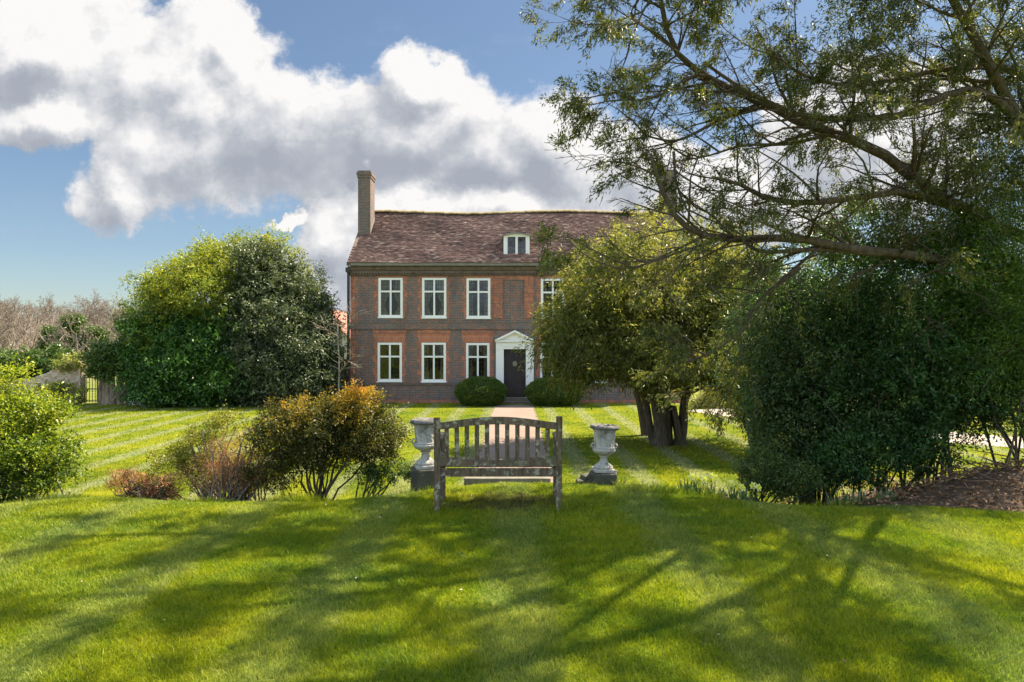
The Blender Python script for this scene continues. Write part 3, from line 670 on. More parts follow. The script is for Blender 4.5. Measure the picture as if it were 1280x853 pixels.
# red corner quoins and panel over the door
q = MB(); q2 = MB(); k = 0; zz = G0+0.9
while zz < ZE-0.45:
    q.box(XL-0.003, XL+0.22+0.1*(k % 2), YF-0.004, YF+0.02, zz, zz+0.288); q2.box(XR-0.22-0.1*(k % 2), XR+0.003, YF-0.004, YF+0.02, zz, zz+0.288); zz += 0.29; k += 1
hb(q, 'quoin', M['brick_red']); hb(q2, 'quoin', M['brick_red'])
for a, b, c, d in ((617, 628.5, 345, 398), (655.5, 667, 345, 398), (628.5, 655.5, 336, 350)):
    hb(MB().box(hx(a)+.002, hx(b)-.002, YF-0.035, YF+0.02, hz(d), hz(c)), 'blind_panel', M['brick_red'])
# string course, plinth, cornice, gutter
sc_ = MB(); sc_.box(XL-0.03, XR+0.03, YF-0.05, YF+0.02, hz(412), hz(404.8)); hb(sc_, 'string_course', M['brick'])
sl = MB(); sl.box(XL-0.035, XR+0.035, YF-0.06, YF+0.018, hz(404.6), hz(403.6)); hb(sl, 'string_course_cap', M['stone'])
def plinth_spans(zlo, zhi, ext, mat, name):
    for a, b in ((XL-ext, hx(619)), (hx(668), XR+ext)): hb(MB().box(a, b, YF-ext, YF+0.015, zlo, zhi, 0.006), name, mat)
plinth_spans(G0-0.3, G0+0.13, 0.16, M['brick_red'], 'footing'); plinth_spans(G0+0.132, hz(482), 0.11, M['brick'], 'plinth')
plinth_spans(hz(481.9), hz(479.2), 0.14, M['cornice'], 'plinth_cap')
co = MB()
for k, (d, a, b) in enumerate(((0.05, 345, 342), (0.10, 341.9, 338), (0.17, 337.9, 333.5))): co.box(XL-0.03-d*.3, XR+0.03+d*.3, YF-d, YF+0.015, hz(a), hz(b))
for k in range(118):
    x = XL+0.06+k*0.121; co.box(x, x+0.06, YF-0.099, YF-0.052, hz(344.6), hz(342.02))
hb(co, 'cornice', M['cornice'])
gu = MB(); gu.box(XL-0.1, XR+0.1, YF-0.31, YF-0.17, hz(333.2), hz(328.8), 0.02); hb(gu, 'gutter', M['lead'])
dp = MB(); dp.box(XL-0.12, XL-0.01, YF-0.13, YF-0.03, G0, hz(336), 0.02); dp.box(XL-0.17, XL+0.03, YF-0.2, YF-0.015, hz(341), hz(335), 0.02); hb(dp, 'downpipe', M['iron'])

# windows
def window(x0, x1, z0, z1, parent, curtain=0, bars=True, y=YF, fw=0.105, mw=0.075, tr=0.66):
    f = MB(); ya, yb = y-0.012, y+0.09
    f.box(x0+.001, x0+fw, ya, yb, z0+.001, z1-.001, .006); f.box(x1-fw, x1-.001, ya, yb, z0+.001, z1-.001, .006)
    f.box(x0+fw-.002, x1-fw+.002, ya+.003, yb, z1-fw*.9, z1-.002, .006); f.box(x0+fw-.002, x1-fw+.002, ya+.003, yb, z0+.002, z0+fw, .006)
    xc = (x0+x1)/2; zt = z0+(z1-z0)*tr
    f.box(xc-mw/2, xc+mw/2, ya+.008, yb, z0+fw, z1-fw*.9, .005)
    if tr > 0: f.box(x0+fw, x1-fw, ya+.011, yb, zt-mw/2, zt+mw/2, .005)
    f.box(x0-.03, x1+.03, y-0.05, y-0.013, z0-.035, z0+.012, .006)
    fo = hb(f, 'window', M['white'], parent)
    g = MB(); rw = random.Random(int(x0*977+z0*131)); zt2 = z0+(z1-z0)*(tr if tr > 0 else .5)
    for a, b in ((x0+fw*.8, xc), (xc, x1-fw*.8)):      # each light hangs at its own slight angle
        for c, d in ((z0+fw*.8, zt2), (zt2, z1-fw*.8)):
            o4 = [rw.uniform(-.006, .006) for _ in range(3)]; g.quad((a, y+.055+o4[0], c), (b, y+.055+o4[1], c), (b, y+.055+o4[1]+o4[2], d), (a, y+.055+o4[0]+o4[2], d))
    hb2(g, 'pane', M['glass'], fo)
    l = MB()
    for a, b in ((x0+fw, xc-mw/2), (xc+mw/2, x1-fw)):
        for k in (1, 2): xx = a+(b-a)*k/3; l.box(xx-.006, xx+.006, y+.041, y+.049, z0+fw, z1-fw*.9)
    nz = 8 if tr > 0 else 4
    for k in range(1, nz): zz_ = z0+fw+(z1-z0-2*fw)*k/nz; l.box(x0+fw, x1-fw, y+.0385, y+.0405, zz_-.006, zz_+.006)
    hb2(l, 'leading', M['iron'], fo)
    if curtain:
        for s in (-1, 1):
            cw = (x1-x0)*(0.36 if curtain == 1 else 0.22); n = 26; V = []; zs_ = np.linspace(0, 1, 14)
            for zf in zs_:
                tie = 1-0.55*math.exp(-((zf-0.30)/0.2)**2) if curtain == 1 else 1-0.15*math.sin(zf*3)
                for k in range(n):
                    uu = k/(n-1); xo = uu*cw*tie; xx = x0+fw*.6+xo if s < 0 else x1-fw*.6-xo
                    V.append((xx, y+.2+.03*math.sin(uu*38+zf), z0+.05+zf*(z1-z0-.08)))
            Fs = [(a*n+b, a*n+b+1, (a+1)*n+b+1, (a+1)*n+b) for a in range(13) for b in range(n-1)]
            hb2(MB().add(V, Fs), 'curtain', M['curtain'], fo)
    return fo
def hb2(mb, name, mat, parent): return mb.build(name, mat, parent, False, HO)
for i, wn in enumerate(wins): window(*wn, house, curtain=(1 if i in (0, 1, 4, 5) else 2 if i < 6 else (2 if i in (7, 8) else 0)), tr=0.655 if i < 6 else 0.64)
# door with pilasters and pediment
ds = MB(); x0, x1 = hx(620), hx(667); z0, zt = hz(497), hz(424.5)
ds.box(x0, dop[0]+.01, YF-0.16, YF+0.02, z0, zt-0.42, .01); ds.box(dop[1]-.01, x1, YF-0.16, YF+0.02, z0, zt-0.42, .01)
ds.box(x0, x1, YF-0.17, YF+0.02, zt-0.419, zt-0.12, .01)
ds.box(x0-0.03, x1+0.03, YF-0.24, YF+0.02, zt-0.118, zt-0.03, .012)
xa, xb, xm = x0-0.07, x1+0.07, (x0+x1)/2; za, zp = zt-0.03, hz(413)
ds.prism([(xa+.12, za+.002), (xb-.12, za+.002), (xm, zp-.08)], YF-0.15, YF+0.02)
ds.prism([(xa, za), (xa+.20, za), (xm, zp-.09), (xm, zp)], YF-0.30, YF+0.021); ds.prism([(xb, za), (xm, zp), (xm, zp-.09), (xb-.20, za)], YF-0.30, YF+0.022)
ds.box(dop[0]-.08, dop[1]+.08, YF-0.19, YF-0.171, zt-0.30, zt-0.26)
hb(ds, 'door_surround', M['white'])
d = MB(); x0, x1, z0, z1 = dop; d.box(x0+.012, x1-.012, YF+.06, YF+.11, z0, z1-.012)
w_ = (x1-x0); h_ = z1-z0
for c in (0, 1):
    for a, b in ((0.05, 0.25), (0.29, 0.50), (0.55, 0.78), (0.82, 0.95)):
        xa = x0+w_*(0.10+0.43*c); xb = xa+w_*0.36; d.box(xa, xb, YF+.045, YF+.059, z0+h_*a, z0+h_*b, .006)
do = hb(d, 'door', M['door'])
kn = MB(); import math as _m
kn.V = []; kz = z0+h_*.645; xc = (x0+x1)/2
for rr, yy in ((0.10, .043), (0.10, .02), (0.05, .01)): kn.V += [(xc+rr*math.cos(a*math.pi/8), YF+yy, kz+rr*1.2*math.sin(a*math.pi/8)) for a in range(16)]
kn.F = [(i*16+k, i*16+(k+1) % 16, (i+1)*16+(k+1) % 16, (i+1)*16+k) for i in range(2) for k in range(16)]+[tuple(range(32, 48))]
hb2(kn, 'wreath', M['wreath_dry'], do)  # dried wreath hanging on the door
sp = MB(); sp.box(hx(622), hx(666), YF-0.55, YF+.25, G0-0.2, hz(500.5), .015); sp.box(hx(627), hx(660), YF-0.2, YF+.24, hz(500.4), hz(496.9), .015); hb(sp, 'door_step', M['stone'])

# roof: courses of separate hand-made tiles
def tile_slope(y0, z0, y1, z1, seed, front=True):
    r = np.random.default_rng(seed); Ls = math.hypot(y1-y0, z1-z0); gauge = 0.105; nr = int(Ls/gauge); tw = 0.168; nc = int((XR-XL+0.1)/tw)
    dy, dz = (y1-y0)/Ls, (z1-z0)/Ls; ny, nz = (-dz, dy) if front else (dz, dy)
    if not front: ny, nz = dz*1.0, abs(dy)
    I, J = np.meshgrid(np.arange(nr), np.arange(nc), indexing='ij'); I, J = I.ravel(), J.ravel(); n = len(I)
    xo = XL-0.05+(J+0.5*(I % 2))*tw+r.normal(0, .004, n); s0 = I*gauge+r.normal(0, .006, n)-0.03
    sag = 0.05*np.sin(xo*0.55+1)*np.sin(np.pi*I/nr)+0.02*np.sin(xo*1.7+I*.2)+(.05*np.sin(xo*.7)-.02)*(I/nr)**2
    lift = 0.034+r.normal(0, .006, n); hi = 0.008
    def pt(dx_, s, h): return np.stack([xo+dx_, y0+dy*s+ny*(h+sag), z0+dz*s+nz*(h+sag)], -1)
    g = 0.003; L_ = 0.16
    V = np.stack([pt(g, s0, lift), pt(tw-g, s0, lift+r.normal(0, .003, n)), pt(tw-g, s0+L_, hi), pt(g, s0+L_, hi), pt(g, s0+.002, lift-.018), pt(tw-g, s0+.002, lift-.018)], 1).reshape(-1, 3)
    ii = np.arange(n)[:, None]*6; Q = np.concatenate([ii+np.array([[0, 1, 2, 3]]), ii+np.array([[4, 5, 1, 0]])])
    band = 0.12*np.sin(I*1.9+np.sin(J*.11)*2)+.16*np.sin(J*.21+I*.13)*np.sin(I*.31+1); tint = np.clip(r.normal(0.48, 0.26, n)+band, 0, 1)
    return V, Q, np.concatenate([tint, tint])
ye, ze = YF-0.33, hz(329.5)
V, Q, tn = tile_slope(ye, ze, YR, ZR, 11); roof = mesh_np('roof', V, [Q], M['tile'], house, {'tint': tn}, origin=HO)
V, Q, tn = tile_slope(2*YR-ye+0.2, ze-0.15, YR, ZR, 12, False)
V[:, 2] += 0.0; mesh_np('back_roof', V, [Q], M['tile'], house, {'tint': tn}, origin=HO)
un = MB(); un.prism([(0, 0), (1, 0), (.5, 1)], 0, 1); un.V = []; un.F = []
for x in (XL+.02, XR-.02): un.V += [(x, ye+.05, ze-.12), (x, YR, ZR-.12), (x, 2*YR-ye+.17, ze-.27)]
un.F = [(0, 3, 4, 1), (1, 4, 5, 2)]; hb2(un, 'roof_lining', M['soil_in'], roof)
for x in (XL, XR):
    a, b = x-.07, x+.07
    hb2(MB().add([(a, ye, ze-.1), (b, ye, ze-.1), (b, ye, ze+.015), (a, ye, ze+.015), (a, YR, ZR-.1), (b, YR, ZR-.1), (b, YR, ZR+.03), (a, YR, ZR+.03)],
           [(0, 1, 2, 3), (3, 2, 6, 7), (0, 3, 7, 4), (1, 5, 6, 2), (0, 4, 5, 1)]), 'verge', M['cornice'], roof)
rd = MB(); r2 = random.Random(4); x = XL-.04
while x < XR:
    L_ = .3+r2.random()*.03; zc = ZR+.02+.06*math.sin(x*.7)+r2.uniform(-.012, .012); n = 9
    V = [(xx, YR+.16*math.cos(math.pi*k/(n-1)), zc-.05+.13*math.sin(math.pi*k/(n-1))) for xx in (x, x+L_-.012) for k in range(n)]
    rd.add(V, [(k, k+1, n+k+1, n+k) for k in range(n-1)]+[tuple(range(n)), tuple(range(2*n-1, n-1, -1))]); x += L_
hb2(rd, 'ridge_tile', M['ridge'], roof)
def chimney(x0, x1, y0, y1, zt):
    c = MB(); c.box(x0, x1, y0, y1, ZE+.3, zt-.32); c.box(x0-.03, x1+.03, y0-.03, y1+.03, zt-.318, zt-.2); c.box(x0-.06, x1+.06, y0-.06, y1+.06, zt-.198, zt-.08); c.box(x0-.02, x1+.02, y0-.02, y1+.02, zt-.078, zt)
    co_ = hb2(c, 'chimney', M['brick_chim'], roof)
    return co_
zc_ = 1.74+(426.5-213.5)/F*31.0
chimney((447.5-640)/F*31, (463-640)/F*31, 31.0, 31.95, zc_); chimney((829-640)/F*31, (846-640)/F*31, 31.0, 31.9, zc_+.05)
fl = MB(); xx = (463-640)/F*31+.004
fl.add([(xx, 30.98, ze+(30.98-ye)*.76-.02), (xx, 31.97, ze+(31.97-ye)*.76-.02), (xx, 31.97, ze+(31.97-ye)*.76+.3), (xx, 30.98, ze+(30.98-ye)*.76+.3)], [(0, 1, 2, 3)]); hb2(fl, 'flashing', M['lead'], roof)
# dormer
yd = YF+.12; x0, x1 = (629.5-640)/F*yd, (662-640)/F*yd; zb, zt = 1.74-(322.5-426.5)/F*yd, 1.74-(295.3-426.5)/F*yd; za_ = 1.74-(292.3-426.5)/F*yd
dm = MB(); yb_ = yd+(zt+.3-ze)/.76
arc = [(x0+(x1-x0)*k/10, zt+(za_-zt)*math.sin(math.pi*k/10)**.8) for k in range(11)]
dm.box(x0, x0+.11, yd, yd+.1, zb, zt); dm.box(x1-.11, x1, yd, yd+.1, zb, zt); dm.prism([(x0, zt)]+[(x1, zt)]+[p for p in reversed(arc[1:-1])], yd-.03, yd+.1)
dm.box(x0-.05, x1+.05, yd-.06, yd+.1, zb-.05, zb+.05)
do_ = hb2(dm, 'dormer', M['white'], roof)
for xx in (x0+.005, x1-.02): hb2(MB().box(xx, xx+.015, yd+.1, yb_, zb, zt), 'dormer_cheek', M['lead'], roof)
dr = MB(); n = len(arc)
dr.add([(x*1.0+(0.06 if i == n-1 else -.06 if i == 0 else 0), yy, z+.035) for yy in (yd-.1, yb_+.4) for i, (x, z) in enumerate(arc)]+[(x*1.0+(0.06 if i == n-1 else -.06 if i == 0 else 0), yd-.1, z-.015) for i, (x, z) in enumerate(arc)],
       [(k, k+1, n+k+1, n+k) for k in range(n-1)]+[(2*n+k, 2*n+k+1, k+1, k) for k in range(n-1)])
hb2(dr, 'dormer_roof', M['lead'], roof)
wd = window(x0+.11, x1-.11, zb+.05, zt+.02, house, tr=0, y=yd, fw=.06, mw=.10)

# ------------------------------------------------------------------ neighbours of the house
cot = thing('cottage', 'white walled cottage with red tiled roof half hidden left of the brick house', 'cottage', (-11.0, 42, G0))
cm = MB(); cm.box(-13.4, -9.3, 40, 46, G0-1, 1.75); cm.add([(-13.4, 40, 1.75), (-9.3, 40, 1.75), (-11.35, 40, 3.6), (-13.4, 46, 1.75), (-9.3, 46, 1.75), (-11.35, 46, 3.6)], [(0, 1, 2), (3, 5, 4)])
cm.build('wall', plain('cottage_render', (0.62, 0.58, 0.52), 0.9, 0.2, 3, 0.2), cot, False, (-11, 42, G0))
cr = MB()
cr.add([(-13.7, 39.7, 1.5), (-11.35, 39.7, 3.72), (-11.35, 46.3, 3.72), (-13.7, 46.3, 1.5)], [(0, 1, 2, 3)]); cr.add([(-9.0, 39.7, 1.5), (-11.35, 39.7, 3.72), (-11.35, 46.3, 3.72), (-9.0, 46.3, 1.5)], [(0, 3, 2, 1)])
cr.add([(-13.7, 39.7, 1.38), (-11.35, 39.7, 3.6), (-11.35, 39.7, 3.72), (-13.7, 39.7, 1.5)], [(0, 1, 2, 3)]); cr.add([(-9.0, 39.7, 1.38), (-11.35, 39.7, 3.6), (-11.35, 39.7, 3.72), (-9.0, 39.7, 1.5)], [(3, 2, 1, 0)])
cr.build('roof', brickmat('cottage_tile', (0.36, 0.15, 0.10), (0.26, 0.11, 0.08), (0.12, 0.06, 0.05), rowh=.12, bw=.2), cot, False, (-11, 42, G0))
cw = MB(); cw.box(-10.5, -9.75, 39.93, 39.995, 0.4, 1.5, .01); cwo = cw.build('window', M['white'], cot, False, (-11, 42, G0))
cp = MB()
for k in range(2): cp.box(-10.43+.34*k, -10.14+.34*k, 39.92, 39.927, .48, 1.42)
cp.build('pane', M['iron'], cwo, False, (-11, 42, G0))
gw = MB(); xa, xb = hx(418), XL-0.13
gw.box(xa-3.2, xb, YF+.35, YF+.65, G0-.3, hz(453), .01); lw = gw.build('garden_wall', M['brick'], None)
tag(lw, 'low dark brick wall joining the left corner of the house to the big shrubs', 'wall')
gc = MB(); gc.box(xa-3.25, xb+.001, YF+.3, YF+.7, hz(452.9), hz(449.5), .02); gc.build('coping', M['cornice'], lw)
# left boundary: old brick wall, iron gate, hedge, ivy-topped stump
YW = 28.8
def wp(px, py): return ((px-640)/F*YW, 1.74-(py-426.5)/F*YW)
r2 = np.random.default_rng(21)
ow = thing('brick_wall', 'old pale patchy brick garden wall ending beside the iron gate', 'wall', (wp(60, 505)[0], YW, G0))
xa, xb = -30.0, wp(103, 0)[0]; n = 90; V = []; 
for yy in (YW-.16, YW+.2):
    for k in range(n):
        x = xa+(xb-xa)*k/(n-1); px = 640+x/YW*F; top = np.interp(px, [-300, 40, 62, 80, 96, 103], [470, 474, 466, 456, 452, 451]); zz = 1.74-(top-426.5)/F*YW+r2.normal(0, .02)
        V += [(x, yy, G0-.4), (x, yy, zz)]
Fs = []
for k in range(n-1):
    a = 2*k; b = 2*n+2*k; Fs += [(a, a+2, a+3, a+1), (b, b+1, b+3, b+2), (a+1, a+3, b+3, b+1)]
Fs += [(2*n-2, 4*n-2, 4*n-1, 2*n-1)]
MB().add(V, Fs).build('wall', M['brick_old'], ow, False, (wp(60, 505)[0], YW, G0))
gx0, gx1 = wp(104.5, 0)[0], wp(122, 0)[0]; gt, gb = wp(0, 471)[1], G0+.05
gate = thing('iron_gate', 'narrow black iron bar gate in the gap of the old garden wall', 'gate', ((gx0+gx1)/2, YW+.05, G0))
gf = MB(); 
for x in (gx0, gx1-.05): gf.box(x, x+.05, YW+.02, YW+.07, gb, gt+.08)
for zz in (gt-.06, (gb+gt)/2, gb+.05): gf.box(gx0+.05, gx1-.05, YW+.03, YW+.06, zz, zz+.04)
gm_pale = plain('rusty_grey_iron', (0.16, 0.15, 0.13), 0.6, 0.3, 8, 0.1)
gf.build('frame', gm_pale, gate, False, tuple(gate.location))
for k in range(4):
    x = gx0+.05+(gx1-gx0-.1)*(k+.5)/4; MB().box(x-.012, x+.012, YW+.015, YW+.028, gb, gt).build('bar', gm_pale, gate, False, tuple(gate.location))
# ------------------------------------------------------------------ garden bench (seen from behind)
BY = 6.93; bz = gz(0, BY)
bench = thing('garden_bench', 'weathered wooden slatted bench with arched back seen from behind on the terrace edge', 'bench', (-0.14, BY, bz))
BO = (-0.14, BY, bz)
def bx(px, Y=BY): return (px-640)/F*Y
def bh(py, Y=BY): return 1.74-(py-426.5)/F*Y
def bp(mb, name, parent=None, mat='oak'): return mb.build(name, M[mat], bench if parent is None else parent, False, BO)
xl0, xl1, xr0, xr1 = bx(543), bx(550.6), bx(695), bx(702.4)
for a, b, top in ((xl0, xl1, bh(521)), (xr0, xr1, bh(519.5))):
    pm = MB(); w2 = (b-a)
    pm.box(a, b, BY-.03, BY+.035, bz-.02, bh(592), .006)
    pm.add([(a, BY-.03, bh(592)), (b, BY-.03, bh(592)), (b, BY+.035, bh(592)), (a, BY+.035, bh(592)), (a, BY-.085, top), (b, BY-.085, top), (b, BY-.03, top-.005), (a, BY-.03, top-.005)],
           [(0, 1, 5, 4), (1, 2, 6, 5), (2, 3, 7, 6), (3, 0, 4, 7), (4, 5, 6, 7)])
    bp(pm, 'leg')
def rake(z): return -.055*max(0, (z-bh(592)))/(bh(520)-bh(592))
tr_ = MB(); n = 24; top = []; bot = []
for k in range(n+1):
    f = k/n; x = xl1-.004+(xr0-xl1+.008)*f; ar = math.sin(math.pi*f)**1.15
    top.append((x, bh(527.8)+(bh(520.6)-bh(527.8))*ar)); bot.append((x, bh(536.2)+(bh(529.6)-bh(536.2))*ar))
tr_.prism(bot+top[::-1], BY-.078, BY-.034); bp(tr_, 'top_rail')
lr = MB(); top2 = [(xl1-.004+(xr0-xl1+.008)*k/n, bh(570.2)-(bh(570.2)-bh(575.5))*math.sin(math.pi*k/n)**1.1) for k in range(n+1)]
lr.prism([(xl1-.004, bh(582)), (xr0+.004, bh(582))]+top2[::-1], BY-.043, BY-.002); bp(lr, 'lower_rail')
for k in range(11):
    xc = bx(480+(297+47.2*k)/3.765); f = (xc-xl1)/(xr0-xl1)
    zt = bh(536.2)+(bh(529.6)-bh(536.2))*math.sin(math.pi*f)**1.15+.02; zb = bh(570.2)-(bh(570.2)-bh(575.5))*math.sin(math.pi*f)**1.1-.02; hw = .0225
    V = [(xc+sx*hw, y+dy_, z) for z, y in ((zb, BY-.034), (zt, BY-.066)) for sx, dy_ in ((-1, 0), (1, 0), (1, .016), (-1, .016))]
    bp(MB().add(V, [(0, 1, 5, 4), (1, 2, 6, 5), (2, 3, 7, 6), (3, 0, 4, 7), (0, 3, 2, 1), (4, 5, 6, 7)]), 'back_slat')
ap = MB(); ap.box(xl1-.004, xr0+.004, BY-.016, BY+.02, bh(595.8), bh(585.6), .005); bp(ap, 'rear_rail')
FYb = BY+.50
fr = MB(); fr.box(xl1-.004, xr0+.004, FYb-.015, FYb+.02, bh(595.8)+.01, bh(585.6)-.01, .005); bp(fr, 'front_rail')
for k in range(5):
    y = BY+.045+k*.1; MB().box(xl0+.01, xr1-.01, y, y+.078, bh(585.6)+.004, bh(585.6)+.026, .004).build('seat_slat', M['oak'], bench, False, BO)
for x in (xl0+.002, xr0+.002):
    bp(MB().box(x, x+.06, FYb-.03, FYb+.032, gz(x, FYb)-.06, bh(585.6)+.26, .006), 'leg')
    bp(MB().box(x-.008, x+.07, BY-.028, FYb+.05, bh(585.6)+.262, bh(585.6)+.295, .008), 'armrest')
    bp(MB().box(x+.008, x+.05, BY+.037, FYb-.032, bh(585.6)-.06, bh(585.6)-.004, .004), 'side_rail')

# ------------------------------------------------------------------ stone urns on pedestals
def urn_mod(a, z):
    return 1.0
def urn(px, Y, zrim, zfoot, zped, rimr, label, plabel, lean):
    x = (px-640)/F*Y; g = gz(x, Y)
    pw = .175
    pm = MB(); pm.box(-pw, pw, -pw, pw, -.12, zped-g, .02)
    ped = pm.build('stone_pedestal', M['pedestal'], None); ped.location = (x, Y, g); ped.rotation_euler = (0, 0, .12 if px < 640 else -.2)
    tag(ped, plabel, 'pedestal', 'urn pedestals')
    ut = thing('stone_urn', label, 'urn', (x, Y, zped), 'stone urns at the top of the steps'); ut.rotation_euler = lean
    H = zrim-zped; s = H/.66
    MB().box(-.145*s, .145*s, -.145*s, .145*s, .001, .05*s, .012).build('foot', M['urn'], ut)
    prof = [(.13, .05), (.135, .065), (.13, .085), (.105, .105), (.075, .125), (.058, .15), (.05, .185), (.052, .205), (.07, .212), (.07, .225), (.055, .232)]
    MB().lathe([(r_*s, z_*s) for r_, z_ in prof], 0, 0, 40).build('stem', M['urn'], ut, True)
    def gad(a, z):
        zz = z/s
        return 1+.055*abs(math.cos(a*9))*max(0, 1-abs(zz-.285)/.06)
    bowl = [(.055, .2325), (.09, .245), (.125, .262), (.15, .29), (.156, .315), (.148, .33)]
    MB().lathe([(r_*s, z_*s) for r_, z_ in bowl], 0, 0, 90, gad).build('bowl', M['urn'], ut, True)
    r2 = random.Random(px); ph = [r2.uniform(0, 6) for _ in range(4)]
    def rel(a, z):
        zz = z/s; e = max(0, 1-abs((zz-.44)/.10)**4)
        return 1+.045*e*(math.sin(a*7+ph[0]+3*math.sin(zz*30))*math.cos(zz*34+ph[1])+.7*math.sin(a*13+ph[2]+zz*25))
    body = [(.1475, .331), (.152, .336), (.150, .345)]+[(.138+.012*((zz-.35)/.2)**2+.0, zz) for zz in np.linspace(.352, .55, 16)]+[(.158, .575), (.175, .592)]
    MB().lathe([(r_*s, z_*s) for r_, z_ in body], 0, 0, 90, rel).build('body', M['urn'], ut, True)
    for sg in (-1, 1):
        V = [(sg*(.150+.035*math.sin(t_*math.pi))*s, .0, (.33+.07*t_)*s) for t_ in np.linspace(0, 1, 9)]
        Vt, Ft = tubes(np.array([V]), np.full((1, 9), .014*s), 6); mesh_np('handle', Vt, [Ft], M['urn'], ut, smooth=True)
    rim = [(.176, .5925), (.2, .602), (.206, .615), (.206, .628), (.195, .645), (.175, .655), (.14, .64), (.06, .60), (.01, .595)]
    MB().lathe([(r_*s, z_*s) for r_, z_ in rim], 0, 0, 48, lambda a, z: 1+.012*math.sin(a*5+1)+.008*math.sin(a*11)).build('rim', M['urn_rim'], ut, True)
urn(532, 8.25, 1.74-(523.5-426.5)/F*8.25, 0, 1.74-(585-426.5)/F*8.25, .2, 'lichened stone urn half hidden behind the left post of the bench', 'dark mossy stone block under the urn behind the bench post', (0, 0, .3))
urn(754, 8.6, 1.74-(531-426.5)/F*8.6, 0, 1.74-(590-426.5)/F*8.6, .2, 'lichened stone urn standing clear right of the bench', 'dark mossy stone block under the urn right of the bench', (R(-1.5), R(2.5), .1))
rk = MB(); rk.box(-.13, .1, -.12, .1, -.1, .16, .04); rk.box(-.06, .12, -.1, .11, .05, .22, .05, M=Matrix.Rotation(.3, 4, 'Z'))
ro = rk.build('rock', M['pedestal']); ro.location = ((733-640)/F*8.8, 8.8, gz((733-640)/F*8.8, 8.8)); tag(ro, 'small dark mossy rock leaning against the back of the right urn pedestal', 'rock')

# ------------------------------------------------------------------ clipped domes by the door
def topiary(pxa, pxb, top, label, seed):
    Y = 28.15; xa, xb = (pxa-640)/F*Y, (pxb-640)/F*Y; zt = 1.74-(top-426.5)/F*Y; rx = (xb-xa)/2; h = zt-G0; cx = (xa+xb)/2
    r = np.random.default_rng(seed); base = (cx, Y, G0); t = thing('topiary_bush', label, 'topiary', base, 'clipped bushes beside the front door')
    n = 16000; d = nrm(r.normal(0, 1, (n, 3))); sq = np.sign(d)*np.abs(d)**.82; sq = sq/np.linalg.norm(sq, axis=1)[:, None]*(1-.03*r.random(n))[:, None]
    nb = 1+.025*np.sin(7*d[:, 0]+seed)*np.sin(6*d[:, 2])+.02*np.sin(17*d[:, 0])*np.sin(15*d[:, 2]+2)
    pos = np.array([cx, Y, G0+h*.45])+sq*nb[:, None]*np.array([rx, .95, h*.55])*.97; ok = pos[:, 2] > G0+.02
    pos, d2 = pos[ok], d[ok]; V, Fq, tv = sprays(r, pos, d2*.5+r.normal(0, .6, d2.shape), 3, .03, .05, .028, .012, .05, upn=.6)
    mesh_np('crown', V, [Fq], M['lf_box'], t, {'tint': tv}, origin=base)
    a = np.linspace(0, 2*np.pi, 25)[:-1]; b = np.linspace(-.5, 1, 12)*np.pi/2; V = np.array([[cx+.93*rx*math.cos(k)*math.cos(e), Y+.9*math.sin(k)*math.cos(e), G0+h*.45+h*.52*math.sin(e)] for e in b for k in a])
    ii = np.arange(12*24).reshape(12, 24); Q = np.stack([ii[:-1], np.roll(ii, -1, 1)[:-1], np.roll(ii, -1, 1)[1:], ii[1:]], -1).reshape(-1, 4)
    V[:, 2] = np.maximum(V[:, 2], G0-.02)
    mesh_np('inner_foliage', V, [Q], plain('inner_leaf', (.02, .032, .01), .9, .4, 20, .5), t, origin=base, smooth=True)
topiary(568.5, 634, 471, 'dark clipped rounded bush on the left side of the front door', 1)
topiary(656, 729, 471.5, 'wider dark clipped bush on the right side of the front door', 2)
# ------------------------------------------------------------------ terrace-edge shrubs on the left
def pw(px, py, Y): return np.array(P(px, py, Y))
def lob(px, py, Y, rpx, rpy, ry, n): p = P(px, py, Y); return (p[0], p[1], p[2], rpx/F*Y, ry, rpy/F*Y, n)
def base_at(px, Y): x = (px-640)/F*Y; return (x, Y, gz(x, Y)-.02)
# yellow-green shrub at the left edge
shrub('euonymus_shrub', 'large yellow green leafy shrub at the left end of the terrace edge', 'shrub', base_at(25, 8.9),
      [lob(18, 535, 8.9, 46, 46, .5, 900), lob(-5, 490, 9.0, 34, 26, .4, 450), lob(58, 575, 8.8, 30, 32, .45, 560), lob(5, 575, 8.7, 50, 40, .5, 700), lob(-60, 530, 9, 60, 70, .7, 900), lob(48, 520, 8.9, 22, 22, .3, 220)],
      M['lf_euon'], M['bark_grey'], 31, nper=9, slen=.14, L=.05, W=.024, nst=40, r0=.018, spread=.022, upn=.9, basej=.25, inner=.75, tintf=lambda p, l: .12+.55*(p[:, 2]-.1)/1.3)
shrub('heather_bush', 'low rusty red twiggy bush alone on the terrace edge', 'bush', base_at(182, 8.5),
      [lob(172, 608, 8.5, 32, 16, .25, 420), lob(205, 611, 8.5, 22, 13, .2, 260)], M['lf_pink'], M['bark_dark'], 32, nper=9, slen=.10, L=.035, W=.008, nst=60, r0=.006,
      spread=.012, droop=-.3, upn=.2, basej=.2, inner=.9, outw=1.2)
def r_u(n): return np.random.default_rng(9).random(n)
shrub('bare_shrub', 'twiggy pinkish brown shrub with pale stems beside the bronze leaved shrub', 'shrub', base_at(292, 8.5),
      [lob(305, 578, 8.5, 38, 36, .3, 1000), lob(272, 588, 8.5, 32, 26, .25, 500), lob(328, 590, 8.45, 25, 25, .25, 400)], M['lf_pink'], M['bark_grey'], 33, nper=7, slen=.09, L=.024, W=.008, nst=90, r0=.007,
      spread=.02, droop=-.15, upn=.3, basej=.14, inner=.95, outw=1.0)
